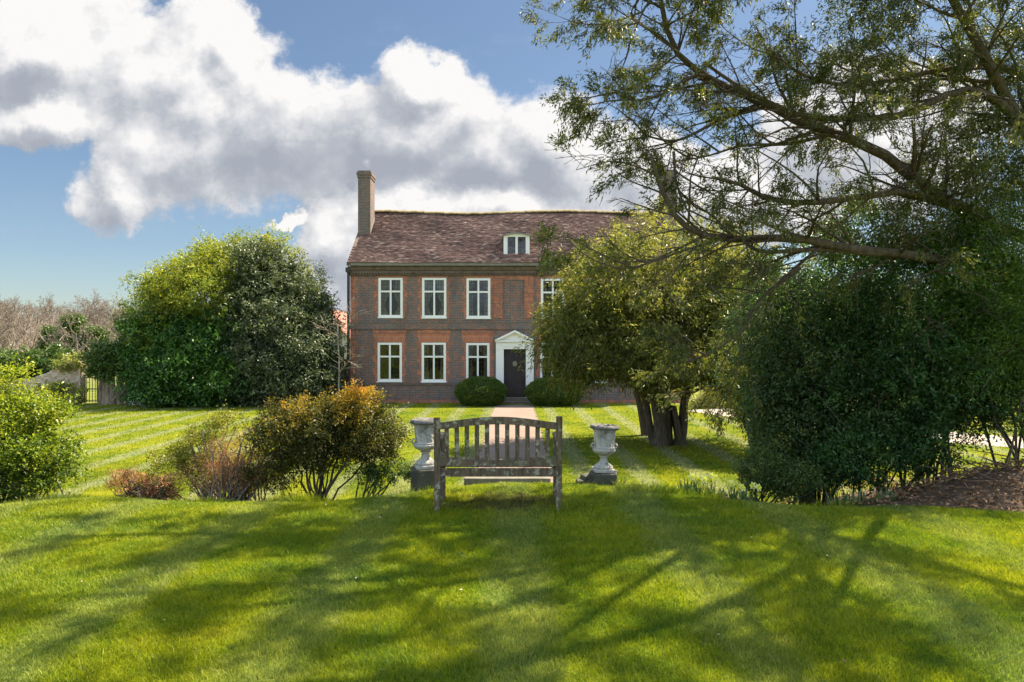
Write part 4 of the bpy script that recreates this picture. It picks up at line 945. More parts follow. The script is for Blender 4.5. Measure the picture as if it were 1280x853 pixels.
shrub('olive_shrub', 'sparse olive green shrub with flat tiers rising above the pinkish twigs', 'shrub', base_at(268, 8.75),
      [lob(268, 537, 8.75, 26, 12, .2, 160), lob(248, 548, 8.75, 22, 9, .2, 110), lob(285, 525, 8.75, 16, 8, .15, 60), lob(230, 575, 8.7, 36, 13, .25, 330), lob(252, 590, 8.7, 26, 18, .25, 240), lob(215, 569, 8.7, 18, 7, .2, 80)],
      M['lf_olive'], M['bark_pale'], 34, nper=9, slen=.10, L=.034, W=.014, nst=26, r0=.013, spread=.018, upn=.9, basej=.05, inner=.95)
az = base_at(398, 8.5)
shrub('bronze_shrub', 'rounded shrub with orange bronze top leaves left of the bench', 'shrub', az,
      [lob(405, 535, 8.5, 78, 26, .6, 2300), lob(440, 511, 8.5, 34, 17, .35, 800), lob(372, 552, 8.5, 46, 26, .5, 1000), lob(455, 552, 8.5, 42, 22, .4, 850), lob(350, 535, 8.5, 28, 14, .3, 260), lob(472, 563, 8.5, 26, 12, .3, 200), lob(345, 590, 8.4, 32, 16, .35, 300), lob(410, 567, 8.5, 50, 18, .4, 350)],
      M['lf_azalea'], M['bark_dark'], 35, nper=11, slen=.10, L=.034, W=.016, nst=17, r0=.013, spread=.022, upn=.9, basej=.05, inner=.85, lift=.1,
      tintf=lambda p, l: np.clip(.14+np.maximum(p[:, 2]-.72, -.1)*1.4+.10*np.sin(p[:, 0]*9)-.2*(p[:, 0] > -1.72), .03, .9))
shrub('ground_shrub', 'low dark spreading branch of leaves between the bronze shrub and the left urn', 'shrub', base_at(455, 8.5),
      [lob(478, 590, 8.4, 30, 6, .15, 230), lob(505, 591, 8.4, 16, 4, .1, 70), lob(450, 596, 8.45, 22, 7, .15, 90)], M['lf_hedge'], M['bark_dark'], 36, nper=9, slen=.08, L=.032, W=.014, nst=12, r0=.007, spread=.015, inner=.95)

# ------------------------------------------------------------------ big shrubs left of the house
bark = M['bark_dark']
shrub('holm_oak', 'grey green glossy evergreen tree touching the left side of the house', 'tree', base_at(330, 29.2),
      [lob(335, 400, 29.2, 48, 66, 1.8, 2600), lob(378, 438, 28.8, 40, 52, 1.5, 1900), lob(328, 350, 29.4, 30, 38, 1.2, 1000), lob(368, 385, 29.2, 30, 34, 1.2, 800), lob(325, 470, 28.2, 48, 38, 1.3, 1400), lob(395, 475, 28.2, 26, 30, 1.0, 700), lob(305, 400, 28.8, 26, 36, 1.0, 600), lob(400, 440, 28.6, 18, 22, .8, 260), lob(345, 325, 29.4, 14, 18, .6, 140), lob(325, 310, 29.2, 7, 15, .4, 60), lob(408, 405, 28.7, 10, 9, .4, 60), lob(395, 372, 28.9, 9, 10, .4, 50), lob(418, 455, 28.4, 8, 9, .3, 50)],
      M['lf_holm'], bark, 41, nper=12, slen=.34, L=.14, W=.055, nst=40, r0=.07, spread=.07, upn=.7, inner=.5, bumpy=.3)
shrub('laurel_bush', 'dense dark green laurel bush in front of the golden tree on the far lawn', 'bush', base_at(235, 28.4),
      [lob(232, 458, 28.3, 54, 48, 1.5, 2500), lob(192, 430, 28.6, 30, 36, 1.3, 1000), lob(262, 428, 28.6, 40, 36, 1.3, 1300), lob(275, 470, 28.0, 42, 40, 1.2, 1300), lob(205, 480, 28.1, 33, 28, 1.1, 800), lob(240, 405, 28.5, 20, 18, .8, 300), lob(178, 455, 28.3, 16, 22, .7, 240)],
      M['lf_laurel'], bark, 42, nper=12, slen=.34, L=.15, W=.06, nst=30, r0=.05, spread=.07, upn=.8, inner=.5, bumpy=.3)
shrub('golden_tree', 'tall yellow green tree rising behind the dark laurel bush', 'tree', base_at(270, 30.5),
      [lob(258, 370, 29.2, 50, 40, 1.8, 1500), lob(290, 335, 29.6, 42, 28, 1.5, 900), lob(212, 366, 29.0, 30, 18, 1.1, 420), lob(240, 345, 29.4, 34, 18, 1.2, 400), lob(215, 400, 29.0, 36, 34, 1.4, 600), lob(355, 345, 30.7, 24, 26, 1.1, 420), lob(385, 378, 30.7, 30, 30, 1.2, 400), lob(322, 305, 29.8, 18, 13, .7, 130), lob(182, 390, 29.2, 17, 22, .9, 200), lob(300, 308, 29.6, 10, 14, .5, 60), lob(265, 320, 29.5, 14, 10, .6, 70), lob(225, 335, 29.4, 9, 8, .5, 40), lob(398, 352, 30.6, 8, 14, .5, 50), lob(278, 312, 29.6, 7, 14, .4, 45), lob(243, 328, 29.4, 7, 12, .4, 40), lob(345, 303, 30.0, 8, 14, .4, 50), lob(368, 326, 30.4, 7, 13, .4, 40), lob(203, 348, 29.1, 9, 9, .4, 40), lob(190, 372, 29, 10, 8, .4, 40)],
      M['lf_gold'], M['bark_grey'], 43, nper=11, slen=.42, L=.12, W=.05, nst=40, r0=.07, spread=.07, upn=.8, inner=.7, bumpy=.4, stem_part='trunk')
# clipped hedge on the wall and the ivy covered stump
shrub('hedge', 'dark clipped hedge standing along the old garden wall', 'hedge', base_at(40, 29.4),
      [lob(60, 458, 29.5, 28, 18, .6, 600), lob(20, 460, 29.5, 32, 19, .7, 700), lob(-30, 458, 29.5, 40, 20, .7, 700), lob(-90, 458, 29.5, 40, 20, .7, 500)], M['lf_hedge'], bark, 44, nper=10, slen=.22, L=.12, W=.055, nst=16, r0=.03, spread=.06, inner=.5, bumpy=.15)
shrub('ivy', 'yellowish ivy clump capping the end of the old brick wall', 'ivy', (wp(90, 0)[0], 28.8, G0+.9),
      [lob(93, 453, 28.75, 14, 9, .3, 260), lob(75, 485, 28.55, 26, 7, .2, 220), lob(88, 494, 28.5, 20, 12, .2, 200)], M['lf_pale'], bark, 45, nper=8, slen=.14, L=.09, W=.05, nst=8, r0=.015, spread=.04, inner=.8)
sx, sy, sz = base_at(150, 28.6)
stp = thing('ivy_stump', 'broad old tree stump with a dome of dark ivy beside the iron gate', 'stump', (sx, sy, sz))
r = np.random.default_rng(46); lo = [lob(147, 450, 28.6, 30, 19, .9, 1100), lob(130, 458, 28.5, 16, 12, .6, 250), lob(178, 470, 28.6, 14, 26, .5, 350)]
Pn, O, _ = lobe_points(r, lo, .5, .25); V, Fq, tv = sprays(r, Pn, O+r.normal(0, .4, O.shape), 10, .2, .10, .06, .05); mesh_np('crown', V, [Fq], M['lf_hedge'], stp, {'tint': tv}, origin=(sx, sy, sz))
tb = []
for px, lean, rr in ((126, -1, .07), (130, 1, .09), (136, 1, .15), (142, -1, .11), (147, 2, .06), (152, -3, .12), (157, 2, .07), (163, -3, .09), (170, 3, .06), (176, -4, .04)):
    a = pw(px, 505, 28.6); a[2] = sz-.1; b = pw(px+lean, 455, 28.6); tb.append((polyline([a, (a*2+b)/3+r.normal(0, .04, 3), (a+2*b)/3+r.normal(0, .04, 3), b], 6), rr*np.array([1.25, 1.05, 1, .95, .9, .7])))
V, Fq = bpoly(tb, 9); mesh_np('trunk', V, [Fq], barkmat('pale_trunk', (.07, .055, .04), (.42, .33, .25), vs=.6), stp, smooth=True, origin=(sx, sy, sz))
Pt = lobe_points(r, [lob(162, 470, 28.4, 20, 34, .4, 160)], .9)[0]; Ps, Rs = stems_to(r, pw(160, 500, 28.4), Pt, .012, lift=.2, basej=.2); V, Fq = tubes(Ps, Rs, 4); mesh_np('dead_stem', V, [Fq], M['bark_pale'], stp, origin=(sx, sy, sz))
bg_ = MB(); bg_.box(-.3, .28, -.2, .2, -.02, .2, .08); bg_.box(-.12, .2, -.16, .14, .12, .36, .1, M=Matrix.Rotation(.4, 4, 'Z')); bo = bg_.build('sack', plain('white_sack', (.75, .70, .72), .7, .15, 4, .4), None, True)
bo.location = (*base_at(173, 28.3)[:2], G0); tag(bo, 'small whitish sack lying at the foot of the ivy stump', 'sack')

# twiggy leafless tree at the left corner of the house
def bare(name, label, cat, base, h, seed, mat, group=None, maxl=4, n=(7, 5, 5, 4), r0=None, spread=48, flat=None, up=(.02, .05, .04, .02, .0), lr=None, sides=(6, 5, 4, 3, 3), thick=1.0):
    r = np.random.default_rng(seed); t = thing(name, label, cat, base, group); out = [[] for _ in range(5)]
    cfg = dict(wob=(.06, .12, .15, .18, .2), up=up, taper=.35, n=n, t0=(.3, .25, .2, .15), ang=(spread, 42, 42, 45), ratio=lr or (.62, .55, .5, .5), rr=.55, flat=flat)
    grow(r, (0, 0, -.05), (0, 0, 1), h*.62, r0 or h*.028, 0, maxl, cfg, out)
    V, Fq = bpoly(out[0], sides[0]); mesh_np('trunk', V, [Fq], mat, t, smooth=True)
    ps = []
    for l in range(1, maxl+1):
        P_ = np.array([a for a, b in out[l]]); Rr = np.maximum(np.array([b for a, b in out[l]]), .004*thick)
        ps.append(tubes(P_[:, ::(1 if l < 3 else 1)], Rr, sides[l]))
    V, Fq = merge(ps); mesh_np('crown', V, [Fq], mat, t)
    return t
bt = bare('bare_tree', 'small leafless pale twigged tree in front of the left corner of the house', 'tree', base_at(424, 28.0), 5.4, 51, M['bark_pale'], maxl=3, n=(9, 6, 5), r0=.05, spread=55, lr=(.6, .55, .5))

# ------------------------------------------------------------------ distant leafless wood on the left and evergreen trees at the right
protos = [bare('bare_tree', 'rounded leafless brown tree in the far wood beyond the left hedge', 'tree', (0, 0, 0), 9+i, 60+i, (M['twig_far'], M['twig_far2'])[i % 2], 'leafless trees of the far wood', 4, (9, 7, 6, 5), spread=50, thick=(3.2), sides=(5, 4, 3, 3, 3)) for i in range(3)]
rr = random.Random(8); spots = []
for Y, n, x0, x1 in ((62, 6, -56, -27), (78, 8, -70, -30), (100, 10, -88, -36), (130, 12, -112, -42), (170, 13, -145, -50), (215, 14, -185, -55), (265, 14, -225, -50), (320, 14, -270, -40)):
    for k in range(n): spots.append((x0+(x1-x0)*(k+rr.uniform(.1, .9))/n, Y+rr.uniform(-7, 7)))
for i, (x, y) in enumerate(spots):
    sc_f = rr.uniform(.6, .82) if y < 90 else rr.uniform(.85, 1.25); loc = (x, y, gz(x, y)-.2)
    if i < 3: o = protos[i]; o.location = loc; o.scale = (sc_f,)*3; o.rotation_euler = (0, 0, rr.uniform(0, 6))
    else: o = dup(protos[i % 3], loc, rr.uniform(0, 6), sc_f)
# undergrowth of the far wood: one mass of twigs and scrub
r = np.random.default_rng(70); n = 16000; yy = r.uniform(52, 330, n)**1.0; xx = -r.uniform(.28, .95, n)*yy; zz = ground_np(xx, yy)+r.random(n)**1.3*np.where(yy < 75, 3.0, 5.0)
A = nrm(np.stack([r.normal(0, .5, n), r.normal(0, .5, n), np.full(n, .9)], -1)); Ln = r.uniform(.6, 1.8, n)
kk = np.linspace(0, 1, 3)[None, :, None]; Ptw = np.stack([xx, yy, zz], -1)[:, None]+A[:, None]*kk*Ln[:, None, None]+r.normal(0, .12, (n, 3, 3))*kk
V, Fq = tubes(Ptw, np.linspace(.03, .012, 3)[None]*np.ones((n, 1))*(1+yy/110)[:, None], 3)
o = mesh_np('undergrowth', V, [Fq], M['twig_far'], None); o['label'] = 'brown leafless scrub filling the far wood'; o['category'] = 'undergrowth'; kind(o, 'stuff')
def conifer(name, label, base, h, rad, seed, group, mat='lf_hedge', k=420):
    r = np.random.default_rng(seed); t = thing(name, label, 'tree', base, group)
    b = np.array(base); f = r.random(k)**.8; an = r.uniform(0, 6.28, k); rad_ = rad*(1-f*.85)*(.5+.5*r.random(k))
    Pn = b+np.stack([np.cos(an)*rad_, np.sin(an)*rad_, h*(.12+.88*f)], -1); A = np.stack([np.cos(an), np.sin(an), np.full(k, .1)], -1)
    V, Fq, tv = sprays(r, Pn, A, 22, .6, .24, .09, .16, .3); mesh_np('crown', V, [Fq], M[mat], t, {'tint': tv}, origin=base)
    V, Fq = tubes(np.array([[b, b+(0, 0, h*.5), b+(0, 0, h*.9)]]), np.array([[.2, .14, .04]]), 6); mesh_np('trunk', V, [Fq], M['bark_dark'], t, origin=base)
def gb(px, Y): x = (px-640)/F*Y; return (x, Y, gz(x, Y)-.1)
conifer('conifer', 'dark green conifer among the leafless far wood', gb(92, 62), 5.4, 1.6, 71, 'dark conifers in the far wood')
conifer('conifer', 'smaller dark conifer left of the taller one in the far wood', gb(66, 64), 4.4, 1.1, 72, 'dark conifers in the far wood')
conifer('conifer', 'bushy dark conifer low in the far wood above the gate', gb(118, 60), 4.2, 1.2, 73, 'dark conifers in the far wood')

# background beyond the drive at the right
for i, (px, Y, w_, h_, lab, mt) in enumerate(((900, 44, 90, 60, 'mid green rounded tree beyond the right end of the house', 'lf_hedge'), (1010, 40, 80, 95, 'tall dark tree behind the drive among the right hand trees', 'lf_dark'),
        (1120, 38, 90, 80, 'broad green tree beyond the drive behind the dark bushes', 'lf_hedge'), (1230, 36, 80, 105, 'dark tree standing past the drive near the right edge', 'lf_dark'), (1330, 34, 90, 90, 'green tree past the drive beyond the right edge bushes', 'lf_hedge'))):
    base = base_at(px, Y)
    shrub('background_tree', lab, 'tree', base, [lob(px, 440-h_*.3, Y, w_*.6, h_*.75, 2.2, 1300), lob(px-w_*.35, 450, Y, w_*.4, 40, 1.6, 600), lob(px+w_*.35, 455, Y, w_*.4, 38, 1.6, 600), lob(px, 475, Y, w_*.6, 26, 1.5, 600)],
          M[mt], bark, 80+i, nper=10, slen=.5, L=.2, W=.09, nst=14, r0=.1, spread=.12, inner=.5, stem_part='trunk', group='trees beyond the drive')
shrub('grass_shrub', 'pale green shrub at the right end of the house beside the lawn', 'shrub', base_at(898, 27.2), [lob(898, 500, 27.2, 24, 13, .6, 420), lob(885, 502, 27.1, 12, 10, .4, 150)], M['lf_pale'], M['bark_grey'], 88, nper=10, slen=.3, L=.16, W=.02, nst=14, r0=.015, spread=.05, upn=.2, inner=.8)

# ------------------------------------------------------------------ yew on the far lawn, several fused trunks
yb = base_at(832, 17.6); yt = thing('yew_tree', 'rounded olive green yew with several dark fused trunks on the striped lawn', 'tree', yb)
r = np.random.default_rng(90); tb = []
for px, py, lean, rad, Yd in ((826, 556, -5, .19, 17.4), (833, 557, 0, .14, 17.5), (848, 556, 7, .13, 17.5), (809, 540, -9, .13, 19.2), (845, 553, 12, .08, 17.8), (819, 553, -11, .10, 17.7)):
    a = pw(px, py, Yd); a[2] = gz(a[0], a[1])-.12; b = pw(px+lean, 505, Yd); c = pw(px+lean*2.2, 460, Yd+.1); e = pw(px+lean*4, 400, Yd+.2)
    tb.append((polyline([a, (a+b)/2+r.normal(0, .03, 3), b, c, e], 14), rad*np.interp(np.linspace(0, 1, 14), [0, .06, .2, .5, 1], [1.5, 1.15, 1.0, .8, .35])))
for k in range(9):       # buttress roots and flutes
    an = r.uniform(0, 6.28); c0 = np.array([yb[0]+.1, 17.5, yb[2]]); a = c0+np.array([math.cos(an)*.55, math.sin(an)*.45, -.05]); b = c0+np.array([math.cos(an)*.3, math.sin(an)*.25, .12]); e = c0+np.array([math.cos(an)*.2-.1, math.sin(an)*.2, 1.0])
    tb.append((polyline([a, b, (b+e)/2, e], 14), np.linspace(.05, .06, 14)))
ylobes = [lob(835, 405, 17.5, 112, 82, 2.1, 2200), lob(760, 415, 17.3, 72, 62, 1.6, 1700), lob(722, 430, 17.2, 40, 34, 1.1, 560), lob(915, 410, 17.6, 72, 78, 1.8, 1900), lob(835, 330, 17.7, 86, 48, 1.8, 1400),
          lob(765, 345, 17.6, 52, 42, 1.4, 800), lob(905, 345, 17.7, 66, 50, 1.6, 1100), lob(778, 452, 16.9, 48, 24, 1.2, 520), lob(880, 465, 17.0, 60, 30, 1.4, 900), lob(700, 400, 17.3, 22, 24, .7, 160), lob(960, 420, 17.6, 36, 60, 1.3, 600)]
Pn, O, li = lobe_points(r, ylobes, .6, .3); ok = Pn[:, 2] > gz(3, 17.5)+1.72+.25*np.sin(Pn[:, 0]*3.1); ct = LAST['t'][ok]; Pn, O = Pn[ok], O[ok]
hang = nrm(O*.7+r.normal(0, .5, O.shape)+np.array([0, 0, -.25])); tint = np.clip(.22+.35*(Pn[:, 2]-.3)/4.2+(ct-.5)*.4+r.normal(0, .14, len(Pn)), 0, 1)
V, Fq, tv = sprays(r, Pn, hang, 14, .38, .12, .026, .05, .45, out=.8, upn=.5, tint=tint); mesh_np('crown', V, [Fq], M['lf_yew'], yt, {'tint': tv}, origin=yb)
V, Fq = bpoly(tb, 10); mesh_np('trunk', V, [Fq], M['bark_dark'], yt, smooth=True, origin=yb)
pick = r.choice(len(Pn), 120, replace=False); st_ = np.array([tb[k % 6][0][r.integers(7, 14)] for k in range(120)]); kk = np.linspace(0, 1, 8)[None, :, None]; q = st_[:, None]*(1-kk)+Pn[pick][:, None]*kk; q[..., 2] += (kk*(1-kk)*1.2)[..., 0]*.5; q += r.normal(0, .05, q.shape)*kk*(1-kk)*4
V, Fq = tubes(q, np.broadcast_to(np.linspace(.05, .008, 8)[None], q.shape[:2]), 5); mesh_np('branch', V, [Fq], M['bark_grey'], yt, smooth=True, origin=yb)

# ------------------------------------------------------------------ dark evergreen bushes at the right
def surf_twigs(seed, lobes, n, rad=.006):
    r = np.random.default_rng(seed); Pn, O, _ = lobe_points(r, lobes, .3, .3); k = r.choice(len(Pn), n, replace=False); a, o = Pn[k], nrm(O[k]*.5+r.normal(0, .7, (n, 3))+np.array([0, -.25, -.15]))
    L_ = r.uniform(.3, .9, n)[:, None, None]; kk = np.linspace(0, 1, 6)[None, :, None]; q = a[:, None]+o[:, None]*kk*L_+r.normal(0, .035, (n, 6, 3))*kk; q[..., 2] -= (kk[..., 0]**2)*.12
    return tubes(q, np.broadcast_to(np.linspace(rad, .002, 6)[None], (n, 6)), 4)
def add_twigs(t, seed, lobes, n, mat):
    V, Fq = surf_twigs(seed, lobes, n); mesh_np('twig', V, [Fq], mat, t, origin=tuple(t.location))
hb_ = shrub('holly_bush', 'blue green glossy bush with hanging skirts left in the dark group at the right', 'bush', base_at(1020, 10.4),
      [lob(1010, 450, 10.4, 72, 80, 1.0, 1900), lob(960, 420, 10.5, 40, 70, .8, 900), lob(1050, 380, 10.5, 60, 80, 1.0, 1200), lob(1000, 545, 10.1, 55, 50, .8, 1000), lob(1060, 520, 10.0, 55, 60, .8, 900), lob(968, 500, 10.3, 28, 40, .5, 450), lob(985, 585, 9.9, 40, 24, .5, 500)],
      M['lf_blue'], bark, 101, nper=11, slen=.18, L=.06, W=.024, nst=24, r0=.024, spread=.035, upn=.6, inner=.55, bumpy=.35, basej=.25)
pb_ = shrub('privet_bush', 'dark green bush with slender leaning stems over the leaf mould', 'bush', base_at(1150, 9.6),
      [lob(1120, 420, 9.7, 80, 90, 1.0, 1700), lob(1180, 470, 9.5, 70, 70, .9, 1200), lob(1100, 500, 9.5, 60, 55, .7, 850), lob(1160, 350, 9.9, 80, 70, 1.0, 1150), lob(1105, 555, 9.3, 50, 36, .5, 700), lob(1060, 575, 9.2, 40, 26, .5, 450), lob(1165, 545, 9.2, 40, 34, .5, 450), lob(1240, 440, 9.6, 60, 80, .9, 1300), lob(1075, 300, 9.9, 50, 34, .8, 420), lob(1210, 510, 9.4, 36, 24, .5, 260), lob(960, 350, 10.2, 26, 24, .5, 150)],
      M['lf_dark'], bark, 102, nper=11, slen=.18, L=.058, W=.022, nst=26, r0=.02, spread=.035, upn=.6, inner=.55, bumpy=.35, basej=.5)
yb_ = shrub('yew_bush', 'bright tipped feathery yew bush at the right edge under the big tree', 'bush', base_at(1290, 9.0),
      [lob(1230, 350, 9.0, 62, 75, .7, 1500), lob(1290, 420, 8.9, 60, 90, .8, 1400), lob(1250, 440, 8.8, 50, 50, .6, 900), lob(1200, 320, 9.1, 40, 50, .6, 600), lob(1280, 300, 9.1, 60, 60, .8, 900), lob(1330, 500, 8.9, 50, 60, .8, 600)],
      M['lf_fresh'], bark, 103, nper=13, slen=.2, L=.05, W=.012, nst=18, r0=.016, spread=.03, droop=.35, upn=.5, inner=.6, bumpy=.4, outw=.9, basej=.3)
shrub('laurel_bush', 'low dark bush at the left foot of the holly by the daffodils', 'bush', base_at(945, 9.2),
      [lob(955, 590, 9.1, 26, 26, .4, 500), lob(990, 598, 8.9, 36, 18, .4, 500), lob(935, 600, 8.9, 16, 13, .25, 160)], M['lf_hedge'], bark, 104, nper=9, slen=.1, L=.035, W=.016, nst=20, r0=.01, spread=.02, inner=.8)
shrub('small_yew', 'small drooping yew with a dark trunk at the edge of the far lawn', 'tree', base_at(950, 15.2),
      [lob(955, 490, 15.2, 34, 34, .7, 900), lob(935, 505, 15.1, 20, 22, .5, 300), lob(985, 470, 15.3, 40, 45, .8, 800)], M['lf_yew'], bark, 105, nper=12, slen=.25, L=.10, W=.025, nst=16, r0=.11, spread=.04, droop=.5, outw=.8, inner=.7, basej=.04, stem_part='trunk')
add_twigs(hb_, 201, [lob(1010, 450, 10.2, 70, 85, .9, 100), ], 46, M['bark_grey'])
add_twigs(pb_, 202, [lob(1140, 430, 9.5, 85, 95, .9, 100)], 56, M['bark_limb'])
add_twigs(yb_, 203, [lob(1230, 380, 8.8, 65, 90, .7, 100)], 44, M['bark_grey'])
# fallen sticks and dead leaves on the bed
r = np.random.default_rng(110); n = 24000; x = r.uniform(2.4, 12, n); y = r.uniform(4.8, 11, n); nearb = 7.75-.40*np.clip(x-3.2, 0, 6)-.06*np.sin(x*3); ok = y > nearb+.04+r.exponential(.05, n)*0; x, y = x[ok], y[ok]; n = len(x)
N = r.normal(0, .5, (n, 3)); N[:, 2] += 1; D = r.normal(0, 1, (n, 3)); D[:, 2] *= .3
V, Fq = leaf_geo(np.stack([x, y, bed_z(x, y)+r.random(n)*.05+.015], -1), D, N, r.uniform(.03, .08, n), r.uniform(.02, .04, n))
lm = leafmat('dead_leaf', [(.06, .035, .02), (.15, .085, .045), (.25, .16, .10)], .15, .7, .2, 1.0)
o = mesh_np('dead_leaves', V, [Fq], lm, None, {'tint': r.random(n)}); o['label'] = 'brown dead leaves covering the bed under the right hand bushes'; o['category'] = 'leaf litter'; kind(o, 'stuff')
n = 260; x = r.uniform(4.6, 9, n); y = r.uniform(6.2, 8.4, n); ok = y > 7.8-.40*np.clip(x-3.2, 0, 6); x, y = x[ok], y[ok]; n = len(x); a = r.uniform(0, 6.28, n); L_ = r.uniform(.2, .7, n); kk = np.linspace(-.5, .5, 4)
q = np.stack([x[:, None]+np.cos(a)[:, None]*L_[:, None]*kk, y[:, None]+np.sin(a)[:, None]*L_[:, None]*kk*.6, bed_z(x, y)[:, None]+.05+r.uniform(-.05, .22, n)[:, None]*(kk+.5)], -1)+r.normal(0, .012, (n, 4, 3))
V, Fq = tubes(q, np.broadcast_to(np.array([.008, .007, .006, .003])[None], (n, 4)), 4)
o = mesh_np('sticks', V, [Fq], barkmat('dead_stick', (.07, .045, .03), (.17, .115, .08)), None); o['label'] = 'fallen twigs and cut branches heaped on the bed at the right'; o['category'] = 'twigs'; kind(o, 'stuff')

# daffodils and leaf tufts at the foot of the terrace
fl_mat = leafmat('daffodil_petal', [(.75, .55, .05), (.8, .68, .12), (.85, .75, .3)], .3, .5, .3, 1.0)
lfb = leafmat('strap_leaf', [(.03, .06, .025), (.06, .11, .04), (.10, .16, .06)], .35, .4, .5)
def tuft(name, label, px, Y, n, h, flowers, seed, wid=.10, cat='flower', mat=None):
    r = np.random.default_rng(seed); b = base_at(px, Y); t = thing(name, label, cat, b, 'daffodil clumps' if flowers else None)
    a = r.uniform(0, 6.28, n); rad = wid*np.sqrt(r.random(n)); x0 = np.cos(a)*rad; y0 = np.sin(a)*rad; hh = h*r.uniform(.6, 1.1, n); le = r.uniform(.1, .5, n)*hh; la = a+r.normal(0, .6, n)
    V = []; Fq = []; w_ = .008
    for i in range(n):
        k0 = len(V); px_, py_ = -math.sin(la[i])*w_, math.cos(la[i])*w_
        for f, wf in ((0, .8), (.4, 1), (.75, .8), (1, .1)):
            cx_, cy_, cz_ = x0[i]+math.cos(la[i])*le[i]*f**2, y0[i]+math.sin(la[i])*le[i]*f**2, hh[i]*(f-.18*f**3)
            V += [(cx_-px_*wf, cy_-py_*wf, cz_), (cx_+px_*wf, cy_+py_*wf, cz_)]
        Fq += [(k0+2*j, k0+2*j+1, k0+2*j+3, k0+2*j+2) for j in range(3)]
    mesh_np('leaves', V, [np.array(Fq)], mat or lfb, t, {'tint': np.repeat(r.random(n), 3)})
    for i in range(flowers):
        fx, fy, fz = r.normal(0, wid*.6), r.normal(0, wid*.5), h*r.uniform(.85, 1.15); d_ = nrm(np.array([r.normal(0, .6), -1, .15+r.normal(0, .25)]))
        Vt, Ft = tubes(np.array([[(fx*.4, fy*.4, 0), (fx*.8, fy*.8, fz*.6), (fx, fy, fz)]]), np.full((1, 3), .004), 4); fo = mesh_np('flower_stem', Vt, [Ft], lfb, t, {'tint': np.full(len(Ft), .6)})
        s_ = nrm(np.cross(d_, (0, 0, 1.0))); u_ = np.cross(s_, d_); c_ = np.array([fx, fy, fz]); an = np.arange(6)*math.pi/3
        V1, F1 = leaf_geo(np.repeat(c_[None], 6, 0), np.cos(an)[:, None]*s_+np.sin(an)[:, None]*u_+d_*.15, np.repeat(d_[None], 6, 0), np.full(6, .055), np.full(6, .036))
        V2, F2 = tubes(np.array([[c_, c_+d_*.015, c_+d_*.028]]), np.array([[.013, .018, .024]]), 8)
        mesh_np('flower', np.concatenate([V1, V2]), [F1, F2+len(V1)], fl_mat, fo, {'tint': np.concatenate([np.full(6, .8), np.full(len(F2), .0)])})
for i, (px, Y, fl_, lab) in enumerate(((872, 8.12, 5, 'daffodil clump farthest left, nearest the yew shadow'), (892, 8.05, 4, 'daffodil clump with broad blue green leaves second from the left'), (912, 8.15, 6, 'daffodil clump with reddish yellow heads in the middle of the row'), (932, 8.05, 3, 'daffodil clump in front of the low dark bush'), (858, 8.1, 1, 'leafy daffodil clump with a single bloom at the left end'))):
    tuft('daffodil', lab, px, Y, 34, .29, fl_, 120+i)
tuft('leaf_tuft', 'tuft of pale strap leaves at the foot of the right urn pedestal', 772, 8.45, 46, .20, 0, 130, .12, 'plant')
tuft('leaf_tuft', 'tuft of dry pinkish leaves spreading right of the right urn pedestal', 785, 8.25, 60, .10, 0, 131, .2, 'plant', leafmat('dry_leaf', [(.2, .12, .07), (.34, .22, .14), (.42, .32, .2)], .3, .6, .2, 1.0))
for i, (px, Y, lab) in enumerate(((1050, 8.1, 'clump of tall dark strap leaves under the dark bushes, leftmost'), (1075, 7.9, 'clump of tall dark strap leaves under the privet stems'), (1110, 7.8, 'short clump of strap leaves beside the leaf mould'))): tuft('strap_plant', lab, px, Y, 50, .34-.05*i, 0, 140+i, .14, 'plant')

